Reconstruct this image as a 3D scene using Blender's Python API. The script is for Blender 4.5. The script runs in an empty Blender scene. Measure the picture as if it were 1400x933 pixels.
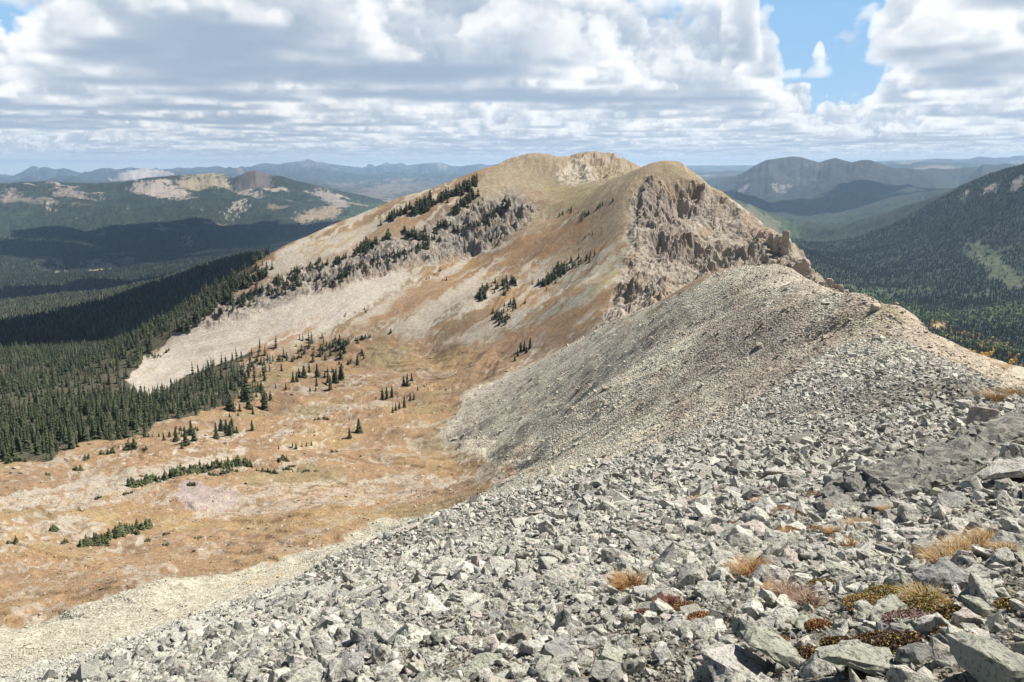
import bpy, bmesh, math, random, colorsys
import numpy as np
from mathutils import Vector, Matrix, Euler
R_ = math.radians
scene = bpy.context.scene
col = scene.collection
rng = np.random.default_rng(7)
random.seed(7)

# ---------------------------------------------------------------- camera, world, sun, exposure
cam_d = bpy.data.cameras.new('camera'); cam = bpy.data.objects.new('camera', cam_d); col.objects.link(cam)
cam_d.sensor_width = 36.0; cam_d.lens = 36.0 * 1099.0 / 1400.0
cam_d.clip_start = 0.05; cam_d.clip_end = 400000
cam.location = (0, 0, 0); cam.rotation_euler = (R_(90 - 12.2), 0, 0)      # the eye is the origin
scene.camera = cam
SUN_EL, SUN_AZ = 55.0, 74.0                                              # azimuth measured to the right of straight ahead
world = bpy.data.worlds.new('World'); scene.world = world; world.use_nodes = True
wn = world.node_tree.nodes; wl = world.node_tree.links; wn.clear()
sky_n = wn.new('ShaderNodeTexSky'); sky_n.sky_type = 'NISHITA'; sky_n.sun_disc = False
sky_n.sun_elevation = R_(SUN_EL); sky_n.sun_rotation = R_(SUN_AZ); sky_n.altitude = 3500
bg = wn.new('ShaderNodeBackground'); bg.inputs['Strength'].default_value = 0.05
wo = wn.new('ShaderNodeOutputWorld'); wl.new(sky_n.outputs[0], bg.inputs[0]); wl.new(bg.outputs[0], wo.inputs[0])
sun_d = bpy.data.lights.new('sun', 'SUN'); sun_d.energy = 5.0; sun_d.angle = R_(0.5); sun_d.color = (1.0, 0.95, 0.87)
sun = bpy.data.objects.new('sun', sun_d); col.objects.link(sun)
SUNV = Vector((math.cos(R_(SUN_EL))*math.sin(R_(SUN_AZ)), math.cos(R_(SUN_EL))*math.cos(R_(SUN_AZ)), math.sin(R_(SUN_EL))))
sun.rotation_euler = SUNV.to_track_quat('Z', 'Y').to_euler(); sun.location = SUNV * 300
scene.view_settings.view_transform = 'Standard'; scene.view_settings.look = 'None'
scene.view_settings.exposure = 0.62; scene.view_settings.gamma = 1.0; scene.view_settings.use_curve_mapping = False
try:
    scene.cycles.use_denoising = True; scene.cycles.volume_bounces = 1; scene.cycles.max_bounces = 4; scene.cycles.diffuse_bounces = 2
    scene.cycles.use_adaptive_sampling = True
except Exception: pass

# ---------------------------------------------------------------- helpers
def tag(o, label=None, category=None, group=None, kind=None):
    if label: o['label'] = label
    if category: o['category'] = category
    if group: o['group'] = group
    if kind: o['kind'] = kind
    return o
def link(o, parent=None):
    col.objects.link(o)
    if parent is not None: o.parent = parent
    return o
def np_mesh(name, V, Fq, mat=None, smooth=False, colors=None, n=4, floats=None):
    """mesh from arrays; Fq is (faces, n) indices; colors per vertex rgb"""
    me = bpy.data.meshes.new(name)
    V = np.ascontiguousarray(V, np.float32); Fq = np.ascontiguousarray(Fq, np.int32)
    me.vertices.add(len(V)); me.vertices.foreach_set('co', V.ravel())
    me.loops.add(Fq.size); me.loops.foreach_set('vertex_index', Fq.ravel())
    me.polygons.add(len(Fq)); me.polygons.foreach_set('loop_start', np.arange(0, Fq.size, n, dtype=np.int32))
    me.polygons.foreach_set('loop_total', np.full(len(Fq), n, np.int32))
    me.polygons.foreach_set('use_smooth', np.full(len(Fq), smooth, bool))
    if colors is not None:
        at = me.color_attributes.new('albedo', 'FLOAT_COLOR', 'POINT')
        c4 = np.ones((len(V), 4), np.float32); c4[:, :3] = colors; at.data.foreach_set('color', c4.ravel())
    for k, v in (floats or {}).items():
        at = me.attributes.new(k, 'FLOAT', 'POINT'); at.data.foreach_set('value', np.ascontiguousarray(v, np.float32))
    me.update(calc_edges=True)
    if mat: me.materials.append(mat)
    return me
def merge(parts):
    """list of (V, F, ...) triangle/quad soups with equal face size -> one V, F"""
    Vs, Fs, off = [], [], 0
    for v, f in parts:
        Vs.append(v); Fs.append(f + off); off += len(v)
    return np.concatenate(Vs), np.concatenate(Fs)

# gradient noise, vectorised
_perm = rng.permutation(4096).astype(np.int32)
_ang = rng.random(4096) * 2*np.pi
_GX, _GY = np.cos(_ang).astype(np.float32), np.sin(_ang).astype(np.float32)
def noise(x, y, seed=0):
    x = np.asarray(x, np.float64); y = np.asarray(y, np.float64)
    xi = np.floor(x); yi = np.floor(y)
    fx = (x - xi).astype(np.float32); fy = (y - yi).astype(np.float32)
    xi = xi.astype(np.int64).astype(np.int32) + seed*57; yi = yi.astype(np.int64).astype(np.int32) + seed*131
    u = fx*fx*fx*(fx*(fx*6-15)+10); v = fy*fy*fy*(fy*(fy*6-15)+10)
    px0 = _perm[xi & 4095]; px1 = _perm[(xi+1) & 4095]
    def g(px, dy, dx_, dy_):
        h = _perm[(px + yi + dy) & 4095]
        return _GX[h]*dx_ + _GY[h]*dy_
    n00 = g(px0, 0, fx, fy); n10 = g(px1, 0, fx-1, fy); n01 = g(px0, 1, fx, fy-1); n11 = g(px1, 1, fx-1, fy-1)
    a = n00 + u*(n10-n00); b = n01 + u*(n11-n01)
    return (a + v*(b-a)) * 1.5
def fbm(x, y, o=4, seed=0, gain=0.5, lac=2.03):
    s = 0; a = 1.0; t = 0
    for k in range(o):
        s = s + a*noise(x, y, seed+k); t += a; a *= gain; x = x*lac; y = y*lac
    return s / t
def ridged(x, y, o=4, seed=0, gain=0.5):
    s = 0; a = 1.0; t = 0
    for k in range(o):
        s = s + a*(1-np.abs(noise(x, y, seed+k))*1.6); t += a; a *= gain; x = x*2.07; y = y*2.07
    return s / t
def sstep(a, b, x):
    t = np.clip((x-a)/(b-a), 0, 1); return t*t*(3-2*t)
def inside(px, py, poly):
    res = np.zeros(px.shape, bool); P = np.asarray(poly, float)
    x0, y0 = P.min(0); x1, y1 = P.max(0)
    m = (px >= x0) & (px <= x1) & (py >= y0) & (py <= y1)
    x = px[m]; y = py[m]; r = np.zeros(x.shape, bool)
    for i in range(len(P)):
        ax, ay = P[i]; bx, by = P[i-1]
        if ay == by: continue
        c = ((ay > y) != (by > y)) & (x < (bx-ax)*(y-ay)/(by-ay) + ax)
        r ^= c
    res[m] = r
    return res
# ---------------------------------------------------------------- terrain surface
# Survey points of the ground as (image column, image row, horizontal distance in metres): each is a real
# position in space; the surface through them is one height field z(x, y), stored over (bearing, log distance).
F0, CX0, CY0, PITCH = 1099.0, 700.0, 466.5, math.radians(12.2)
CP, SP = math.cos(PITCH), math.sin(PITCH)
EYE = 1.65
def survey(px, py, r):
    dx = px - CX0; v = CY0 - py
    dy = F0 * CP + v * SP
    dz = -F0 * SP + v * CP
    h = np.hypot(dx, dy)
    return np.arctan2(dx, dy), np.log(r), dz / h * r          # bearing, ln r, z relative to the eye
PTS = []
def S(*a): PTS.extend(a)
# near rubble slope
S((700,933,3.1),(1000,933,2.7),(1200,933,2.4),(1400,933,2.2),(400,933,4.6),(200,933,8),(80,936,13.5),
  (300,850,17.5),(450,765,25),(600,702,33),(700,677,40),(850,630,47),(950,597,55),(1000,572,63),(1060,532,76),
  (1400,640,10),(1250,710,8),(1400,760,4.6),(1200,800,4.7),(1000,800,5.2),(800,800,6.6),(600,800,10),(450,800,17),
  (1000,700,9.8),(1200,640,15),(1100,600,29),(1250,560,32),(1000,640,18),(800,700,15),(700,720,21),(1400,580,20),(1400,541,30),
  (1340,530,48),(1180,520,60))
# first hump and what lies just behind the rubble edge
S((1100,502,86),(1130,484,93),(1170,470,100),(1200,469,103),(1240,477,103),(1280,490,98),(1330,516,86),(1365,534,72))
S((1130,535,122),(1180,522,126),(1230,520,124),(1280,530,120),(1060,560,105),(1000,600,90))
S((70,960,19),(300,872,26),(450,785,38),(600,725,52),(700,700,62),(850,652,72),(950,618,80))
# talus below the rubble and the cirque floor
S((30,915,110),(0,860,170),(150,822,175),(300,790,190),(450,742,215),(560,712,238),(100,900,120),(250,858,140),(400,802,165),(500,752,195),
  (0,760,235),(150,740,250),(300,722,262),(450,706,255),(550,690,262),(650,682,225),(100,690,285),(300,672,300),(500,660,320),(650,640,320),
  (-60,700,260),(-60,640,350),(-60,880,140),
  (100,642,335),(200,612,375),(300,640,330),(350,600,385),(500,600,385),(590,600,380),(600,560,430),(450,560,455),(560,545,470),(650,520,505),(700,494,540),(600,487,600),(500,482,630),(430,477,642),(560,466,634),
  (350,530,560),(300,560,480))
# green grey talus face and the second and third humps
S((780,602,230),(740,622,276),(640,582,376),(640,545,455),(720,505,444),(780,472,418),(850,437,397),(900,415,384),
  (850,600,192),(800,545,250),(900,500,243),(1000,500,199),(930,570,176),(1050,505,178),(1100,468,185),(1150,440,185),(900,450,298),(1000,430,260),(1050,400,260),(1100,405,226),(1200,440,175))
S((1215,412,185),(1185,405,200),(1155,402,215),(1110,384,250),(1075,370,290),(1050,364,312),(1020,368,330),(1000,373,350),(960,394,370),(920,412,390))
S((1250,433,180),(1290,465,168),(1330,499,145),(1360,523,120),(1250,470,150),(1300,500,128))
S((1215,440,240),(1155,430,270),(1075,400,330),(1020,395,370),(960,412,420),(1290,495,215),(1340,530,180),(1050,395,345))
# main peak, its rib and right hand cliffs
S((860,424,500),(780,468,515),(820,445,505),(870,395,560),(930,392,585),(1000,386,590),
  (850,326,660),(862,300,692),(880,262,735),(888,235,765),(900,220,780),(916,222,782),(875,230,800),(845,345,640),(838,375,612),(815,335,690),
  (900,300,716),(950,330,682),(900,370,605),(950,370,630),(985,340,682),(1030,360,655),(920,270,747),
  (950,258,766),(990,290,745),(1040,325,712),(1075,342,692),(1100,365,672),(1140,396,640),
  (940,233,785),(960,247,780),(985,266,766),(1010,287,748),(1060,312,718),(1078,330,704),(1090,356,684),(1155,405,620))
S((940,260,880),(1000,320,880),(1050,350,830),(1090,390,780),(1150,440,720),(1180,450,560))
# brown flank and far summits
S((800,262,845),(770,292,802),(700,350,742),(800,330,702),(750,400,632),(650,430,632),(700,440,600),(600,400,690),(560,440,655),(650,370,735),(820,380,600),(800,420,560),
  (856,236,830),(868,238,820),(840,245,850),(790,252,885),
  (740,210,960),(715,214,955),(765,217,985),(780,219,1000),(797,210,1020),(813,210,1025),(832,209,1030),(850,222,1005),(862,236,985),
  (700,221,945),(680,231,920),(660,243,892),(640,252,872),(600,268,848),(560,283,832),(530,297,822),(480,313,808),(430,332,796),(390,348,785),(365,365,775),(355,380,762),(330,397,748),(290,422,726),(260,442,712),(235,466,700),(210,484,686),(190,507,660),
  (640,310,805),(540,345,765),(450,375,740),(380,395,738),(330,415,730),(640,350,772),(540,368,742),(450,397,716),(340,427,705),(275,445,704),
  (600,300,818),(500,335,796),(430,358,770),(450,420,697),(350,450,688),(300,470,676),(250,490,672),(500,405,705),(550,400,712),(400,470,652),(300,500,640),(480,440,672),
  (700,260,872),(680,305,812),(740,240,925),(760,262,872),(700,325,766))
S((740,235,1150),(800,240,1200),(690,245,1120),(640,285,1050),(560,315,1000),(480,345,970),(430,365,950),(390,385,930),(860,260,1200),(300,445,1000),(340,415,950))
# spruce slope to the left and the ridge it climbs
S((150,540,620),(100,565,540),(0,600,450),(0,540,640),(100,512,790),(200,478,1000),(250,458,1150),(300,424,1450),(340,382,1750),(352,356,1900),(100,452,1350),(0,482,1080),(200,432,1450),(0,442,1700),(100,420,1950),(200,398,2150),(-60,500,900),(-60,450,1700),
  (345,352,1980),(300,362,2080),(250,377,2220),(200,388,2400),(150,396,2600),(80,408,2800),(0,420,3000),(-60,428,3100))
S((400,375,1800),(345,372,2400),(250,395,2700),(150,410,3100),(0,430,3500))
# wide valley and hill on the left
S((350,346,4300),(200,368,4500),(100,385,4300),(0,402,4000),(450,335,4600),(100,362,5200),(0,380,4700),(350,340,5400),(0,350,5900),(200,340,6200),(400,328,6200),(500,312,6400),(100,312,7300),(300,302,7300),(450,292,7600),(0,282,8400),(200,268,8800),(340,262,8800),(450,275,8800),(545,289,9000),
  (-60,255,9500),(0,251,9500),(60,248,9600),(120,251,9600),(170,251,9650),(200,242,9800),(230,240,9900),(270,237,10000),(300,236,10000),(318,243,9850),(332,237,9900),(346,234,9900),(370,240,9900),(420,250,9900),(470,262,9900),(520,272,9900),(552,285,9800),
  (250,258,9300),(120,285,8300),(400,275,8800))
S((0,262,11500),(200,256,12000),(340,252,12000),(450,276,11600),(560,288,11000),(540,330,2600),(600,310,3200))
# plains and far ranges behind it
S((600,276,12500),(640,258,16000),(560,268,14500),(450,256,19000),(350,250,19000),(200,250,21000),(0,250,21000),(640,248,22000),(500,250,22000),(690,240,26000))
S((0,243,31000),(20,236,31500),(42,229,32000),(62,228,32000),(85,232,32000),(110,236,32000),(130,233,32500),(160,229,32500),(190,229,32500),(215,231,33000),(240,231,33000),(265,235,33000),(300,233,33500),(330,228,34000),(360,226,34000),(395,221,34500),(420,219,35000),(445,221,35000),(475,225,34500),(500,229,34000),(525,227,34500),(545,230,34500),(570,225,35000),(597,222,35500),(620,227,36000),(650,228,36500),(680,225,37000),(720,228,38000),
  (130,245,25000),(160,238,26000),(200,236,26500),(235,240,25500),(470,238,27000),(550,240,27500),(620,240,30000),(400,236,28000))
S((300,240,45000),(0,245,45000),(600,236,50000),(750,235,50000))
# right hand valley, dark massif and forested mountain
S((985,263,5200),(1010,275,5600),(1040,292,6200),(1065,305,6800),(1090,312,7600),(1000,290,4200),(1040,315,4300),(1060,335,3600),(1080,318,5600),
  (1120,302,9000),(1090,300,9500),(1060,290,9800),(1010,268,9800),(980,262,10000))
S((945,262,13800),(965,254,13900),(1000,244,14200),(1020,234,14300),(1042,223,14300),(1062,217,14200),(1085,214,14200),(1100,215,14200),(1117,221,14200),(1140,217,14300),(1165,222,14300),(1185,219,14300),(1205,221,14200),(1250,229,13800),(1290,239,13300),(1325,250,12800),
  (1090,250,12600),(1200,258,11600),(1050,262,12500),(1150,280,10200),(1040,280,11000),(1250,270,10500),(1100,280,10600))
S((1090,240,17500),(1200,238,17500),(1000,250,18000),(1270,231,18500),(1300,221,24000),(1240,223,25000),(1345,222,23000),(1370,232,20000),(1400,216,50000),(1330,215,50000),(1450,214,50000),(1200,220,50000),(1100,226,50000),(1270,227,34000),(1390,232,30000),
  (900,246,20000),(960,236,30000),(930,242,17000),(1000,232,36000),(950,228,50000),(850,232,50000),(1020,230,55000),(800,250,12000))
S((1085,329,5300),(1120,316,5600),(1160,306,5700),(1200,295,5600),(1250,279,5400),(1300,261,5200),(1350,244,5000),(1400,227,4800),(1460,205,4600),
  (1400,300,4000),(1300,320,4300),(1200,340,4600),(1400,360,3500),(1300,380,3500),(1200,372,3900),(1120,350,4400),(1085,345,4600),(1150,392,3300),(1200,412,3000),(1300,422,2800),(1400,422,2700),(1250,436,2500),(1330,452,2300),(1400,456,2200),(1290,462,2050),(1340,480,1750),(1400,490,1650),(1350,493,1500),(1400,512,1350),
  (1460,300,4000),(1460,450,2300))
S((1100,322,7200),(1200,312,7200),(1300,285,7000),(1400,260,6800),(1250,268,8800))
# hidden slopes east of the ridge
S((1400,640,120),(1400,605,300),(1400,565,700),(1300,560,350),(1300,510,800),(1200,500,420),(1200,480,800),(1200,450,1400),(1110,400,1500),(1150,412,2300),(1000,330,1800),(950,290,1800),(1040,345,2600),(900,270,2500),(1330,620,60),(1400,680,45),(1460,640,40),(1300,560,200))
S((750,262,3000),(850,266,4000),(750,268,6500),(900,264,7000),(650,285,3500))
P_ = np.array(PTS, float)
TH, LR, ZZ = survey(P_[:,0], P_[:,1], P_[:,2])
TT = (ZZ + EYE) / P_[:,2]
# ground round the viewer's feet
for a_ in range(-50, 51, 20):
    TH = np.append(TH, math.radians(a_)); LR = np.append(LR, math.log(0.6)); TT = np.append(TT, -0.05 + 0.25*math.sin(math.radians(a_)))
EPS2 = 0.035**2
def _phi(d2): return np.sqrt(d2 + EPS2)
_n = len(TH)
_A = _phi((TH[:,None]-TH[None])**2 + (LR[:,None]-LR[None])**2)
_A[np.arange(_n), np.arange(_n)] += -0.002
_Pm = np.stack([np.ones(_n), TH, LR], 1)
_M = np.block([[_A, _Pm], [_Pm.T, np.zeros((3,3))]])
_c = np.linalg.solve(_M, np.concatenate([TT, np.zeros(3)]))
TH0, TH1, DTH = -0.86, 0.86, 0.005
LR0, LR1, DLR = math.log(0.5), math.log(60000.0), 0.01
gth = np.arange(TH0, TH1 + DTH, DTH); glr = np.arange(LR0, LR1 + DLR, DLR)
def _eval(th, lr):
    out = np.empty(len(th), np.float32)
    cf = _c.astype(np.float32); t32 = TH.astype(np.float32); l32 = LR.astype(np.float32)
    for i in range(0, len(th), 20000):
        a = th[i:i+20000].astype(np.float32); b = lr[i:i+20000].astype(np.float32)
        k = np.sqrt((a[:,None]-t32[None])**2 + (b[:,None]-l32[None])**2 + np.float32(EPS2))
        out[i:i+20000] = k @ cf[:_n] + cf[_n] + cf[_n+1]*a + cf[_n+2]*b
    return out
_gt, _gl = np.meshgrid(gth, glr)
GT = _eval(_gt.ravel(), _gl.ravel()).reshape(_gt.shape)      # slope table (rows: ln r, columns: bearing)
def base_t(th, lr):
    x = np.clip((th - TH0)/DTH, 0, len(gth)-1.001); y = np.clip((lr - LR0)/DLR, 0, len(glr)-1.001)
    i = x.astype(int); j = y.astype(int); fx = x-i; fy = y-j
    return (GT[j,i]*(1-fx)+GT[j,i+1]*fx)*(1-fy) + (GT[j+1,i]*(1-fx)+GT[j+1,i+1]*fx)*fy
def base_z(x, y):
    r = np.maximum(np.hypot(x, y), 0.5)
    return -EYE + r * base_t(np.arctan2(x, y), np.log(r))
def project(x, y, z):
    fwd = y*CP - z*SP; up = y*SP + z*CP
    return CX0 + F0*x/fwd, CY0 - F0*up/fwd
# ---------------------------------------------------------------- fine grid of the terrain
NCOL = 1240
u_ = np.linspace(-0.775, 0.775, NCOL)
th_f = np.arctan(u_)
ext = np.arange(th_f[-1] + 0.006, 0.855, 0.006)
th_f = np.concatenate([-ext[::-1], th_f, ext])
# rows: fine where the visible ground is steep to the eye
_l = np.arange(math.log(0.9), math.log(54000.0), 0.0008)
_tt = np.linspace(-0.62, 0.62, 160)
_T, _L = np.meshgrid(_tt, _l)
_t = base_t(_T, _L); _s = _t - EYE/np.exp(_L)
_pxl = np.arctan(_s) * -880.0
_vis = np.minimum.accumulate(_pxl, 0)
_stp = np.maximum(np.vstack([np.zeros((1, 160)), _vis[:-1] - _vis[1:]]), 0)
_w = np.percentile(_stp, 93, axis=1)
_w = np.convolve(_w, np.ones(25)/25, 'same')
ROWPX = 0.95
_w = np.clip(_w/ROWPX, 0.0008/0.022, 1.0)
_near = np.exp(_l) < 60
_w[_near] = np.minimum(_w[_near], 0.0008/0.012)
_cum = np.cumsum(_w)
lr_f = np.interp(np.arange(_cum[0], _cum[-1], 1.0), _cum, _l)
NR, NC = len(lr_f), len(th_f)
print('grid', NR, NC)
T2, L2 = np.meshgrid(th_f, lr_f)
RR = np.exp(L2); XX = RR*np.sin(T2); YY = RR*np.cos(T2)
ZB = -EYE + RR*base_t(T2, L2)
PX, PY = project(XX, YY, ZB)
# image-scale warp so that outlines of ground cover are ragged (it lives in bearing and log distance, i.e. on the ground)
w1 = fbm(T2*60, L2*30, 4, 3); w2 = fbm(T2*60+50, L2*30, 4, 9)
def zone(poly, r0=0, r1=1e9, warp=6.0):
    return inside(PX + w1*warp*2, PY + w2*warp, poly) & (RR >= r0) & (RR < r1)
def soft(mask, k=9):
    m = mask.astype(np.float32)
    for ax in (0, 1):
        c = np.cumsum(np.concatenate([np.zeros_like(np.take(m, [0], ax)), m], ax), ax)
        n = m.shape[ax]; lo = np.clip(np.arange(n)-k, 0, n); hi = np.clip(np.arange(n)+k+1, 0, n)
        m = (np.take(c, hi, ax) - np.take(c, lo, ax)) / (2*k+1)
    return m

# ---- relief
def ledges(v):
    fl = np.floor(v); return fl + sstep(.62, 1.0, v-fl)
DZ = np.zeros_like(ZB)
near = RR < 150
n_ = fbm(XX[:, :]/2.2, YY/2.2, 3, 11); DZ += np.where(RR < 200, n_*0.10*sstep(1.5, 5, RR), 0)
n_ = fbm(XX/14, YY/14, 3, 15); DZ += np.where(RR < 400, n_*0.35*sstep(8, 40, RR)*(1-sstep(250, 400, RR)), 0)
BASIN = [(-80,990),(-80,640),(0,625),(130,605),(220,560),(330,500),(480,450),(600,470),(720,480),(640,570),(760,640),(600,720),(300,800),(0,900)]
zb = soft(zone(BASIN, 140, 720, 10), 12)
DZ += zb*(fbm(XX/45, YY/45, 4, 21)*4.2 + fbm(XX/9, YY/9, 3, 25)*0.7 + ledges(fbm(XX/50+3, YY/26, 4, 27)*4)*.9)
CLIFF = [(250,452),(300,405),(360,395),(420,365),(500,340),(560,312),(640,290),(700,262),(735,285),(690,330),(640,352),(540,368),(450,392),(340,432)]
zc = soft(zone(CLIFF, 600, 1000, 5), 6)
RCLIFF = [(868,262),(885,244),(910,250),(960,252),(1012,290),(1070,325),(1165,408),(1040,380),(985,372),(925,405),(850,436),(800,470),(845,400),(858,330)]
zr = soft(zone(RCLIFF, 440, 950, 5), 5)
WALLS = [(872,262),(884,246),(898,250),(912,268),(930,300),(950,328),(958,362),(930,352),(912,372),(900,350),(888,320),(868,300)]
zw = soft(zone(WALLS, 440, 950, 4), 3)
mid = sstep(420, 520, RR)*(1-sstep(1150, 1500, RR))
# fall line coordinates on the flank (metres)
def along(a): return XX*math.sin(R_(a)) + YY*math.cos(R_(a))
AC, AD = along(-40), along(-130)
gul = ridged(AC/55 + fbm(XX/120, YY/120, 2, 31)*0.8, AD/300, 4, 33)
DZ += mid*(gul - 0.55)*5.0*(1-zc)*(1-zr) + mid*fbm(XX/60, YY/60, 5, 35)*3.0
zcm = 0.45 + 1.3*sstep(-.25, .3, fbm(XX/75+4, YY/75, 2, 47))
DZ += zc*zcm*((ridged(XX/24 + fbm(XX/40, YY/40, 3, 41)*0.9, YY/60, 4, 43)-0.5)*8.0 + fbm(XX/9, YY/9, 4, 45)*5.5)
zrm = 0.3 + 1.0*sstep(-.2, .3, fbm(XX/60+7, YY/60, 2, 49))
DZ += zr*zrm*((ridged(XX/26 + fbm(XX/50, YY/50, 2, 51)*0.6, YY/40, 5, 53, 0.55)-0.55)*13.0 + fbm(XX/7, YY/7, 4, 55)*3.2)
DZ += zw*((ridged(XX/12 + fbm(XX/15, YY/15, 3, 56)*.8, YY/30, 4, 57)-0.5)*11.0)
fr = along(-82)                                                           # down the talus face
FACE = [(600,600),(625,560),(650,535),(780,468),(850,434),(915,410),(985,372),(1050,355),(1085,366),(1160,396),(1222,404),(1252,428),(1300,465),(1420,540),(1420,600),(1000,650),(700,700),(735,645),(690,632),(640,618)]
zfr = soft(zone(FACE, 120, 420, 8), 6)
DZ += zfr*((ridged(along(8)/16 + fbm(XX/30, YY/30, 2, 59)*.7, fr/80, 3, 58)-.55)*2.2 + fbm(XX/9, YY/9, 4, 60)*.9)

blk = ledges(fbm(XX/26 + w1*.2, YY/26, 4, 251)*5.5)*2.3 + ledges(fbm(XX/9, YY/9, 3, 255)*4.0)*.9
DZ += zr*(0.35+0.65*zrm)*blk + zc*zcm*.8*blk
SUMMIT = [(752,245),(775,216),(790,205),(855,203),(868,238),(842,250),(805,250)]
zs = soft(zone(SUMMIT, 880, 1080, 3), 5)
DZ += zs*((ridged(XX/30+2.2, YY/70, 4, 257)-.5)*9 + ledges(fbm(XX/14, YY/14, 3, 259)*4)*1.0)
# big hills, valley and far ranges
big = sstep(1700, 2600, RR)
hil = ridged(XX/1500, YY/1500, 5, 61)
DZ += big*(1-sstep(11500, 14500, RR))*((hil-0.6)*110 + fbm(XX/350, YY/350, 4, 65)*30)*np.clip(RR/7000, 0.25, 1.0)
# tree tops roughen the wooded valley
DZ += big*(1-sstep(9000, 12500, RR))*(noise(XX/16, YY/16, 67) + noise(XX/31, YY/31, 68))*3.5
far = sstep(11500, 15500, RR)
rf = ridged(XX/2700 + 3.3, YY/3300, 6, 71, 0.52)
amp = np.where(PX < 760, 640.0, 190.0) * np.clip((RR-9000)/22000, 0.25, 1.15) * (1-sstep(41000, 48000, RR))
flat = soft(zone([(440,246),(640,250),(640,290),(540,300)], 11000, 26000, 6), 8)
DZ += far*(rf-0.60)*amp*(1-flat*0.85)
zmas = soft(zone([(930,275),(960,250),(1040,212),(1120,200),(1200,208),(1320,240),(1330,275),(1200,300),(1000,300)], 9500, 16500, 4), 8)
DZ += zmas*((ridged(XX/1500+.7, YY/2600, 5, 79)-.6)*260)
DZ += far*(ridged(XX/900, YY/900, 4, 75)-0.6)*95*(1-flat)*(1-sstep(41000, 48000, RR))
DZ += sstep(41000, 48000, RR)*(fbm(XX/6000, YY/6000, 3, 77)*160)
ZF = ZB + DZ
# fall-off of far ground below the curve of the earth
ZF -= np.where(RR > 60000, (RR-60000)*0.02, 0)

def fit_skyline(line, r0, r1, ramp=.12, px0=None, px1=None):
    """raise or lower a far range so that its crest has the surveyed heights"""
    global ZF
    L = np.array(line, float); a, lr0, lr1 = np.arctan2(L[:,0]-CX0, F0*CP+(CY0-L[:,1])*SP), math.log(r0), math.log(r1)
    tgt = survey(L[:,0], L[:,1], 1.0)[2]
    rows = np.where((lr_f > lr0) & (lr_f < lr1))[0]; cols = np.where((th_f > a[0]) & (th_f < a[-1]))[0]
    s = ZF[rows][:, cols]/RR[rows][:, cols]; k = s.argmax(0); d = np.interp(th_f[cols], a, tgt) - s[k, np.arange(len(cols))]
    e = np.minimum(np.clip((th_f[cols]-a[0])/.02, 0, 1), np.clip((a[-1]-th_f[cols])/.02, 0, 1)); d = d*e
    w = sstep(lr0, lr0+ramp*(lr1-lr0)*3, lr_f[rows])*(1-sstep(lr1-ramp*(lr1-lr0), lr1, lr_f[rows]))
    ZF[np.ix_(rows, cols)] += w[:, None]*d[None]*RR[rows][:, cols]
fit_skyline([(1150,224),(1180,222),(1240,219),(1280,217),(1310,218),(1340,214),(1360,216),(1400,212),(1440,212)], 26500, 36000)
fit_skyline([(-80,250),(-30,247),(0,243),(20,240),(32,234),(42,228),(47,227),(54,230),(62,228),(75,232),(88,230),(105,235),(118,238),(128,233),(140,230),(150,230),(160,232),(178,229),(195,231),(215,232),(235,231),(245,229),(258,231),(270,228),(283,229),(297,227),(310,230),(322,230),(340,229),(355,224),(365,223),(380,225),(395,222),(408,221),(415,220),(421,217),(430,221),(440,222),(450,224),(465,226),(480,228),(497,231),(512,228),(525,224),(535,226),(548,230),(560,226),(575,224),(597,222),(610,226),(622,229),(640,226),(656,224),(668,226),(685,224),(700,226),(760,229)], 27500, 42000)
fit_skyline([(100,246),(118,244),(135,240),(150,237),(165,236),(180,235),(200,238),(215,243),(235,247)], 20500, 27000)
fit_skyline([(1190,226),(1230,223),(1262,220),(1280,221),(1310,222),(1340,226),(1370,231),(1430,238)], 19500, 28000)
fit_skyline([(935,266),(965,256),(990,248),(1005,242),(1020,234),(1035,225),(1048,219),(1062,217),(1085,214),(1095,215),(1108,219),(1120,222),(1130,219),(1142,216),(1152,219),(1165,222),(1178,219),(1190,219),(1202,223),(1215,228),(1225,230),(1240,230),(1255,232),(1270,237),(1290,243),(1310,249),(1340,257)], 11800, 16800)
fit_skyline([(-80,252),(0,251),(30,249),(60,248),(100,250),(130,251),(160,251),(180,247),(200,243),(230,241),(260,239),(290,237),(305,238),(318,244),(330,239),(338,235),(348,233),(358,236),(372,240),(385,241),(400,246),(430,253),(460,260),(500,268),(545,279)], 8600, 11300)

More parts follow.
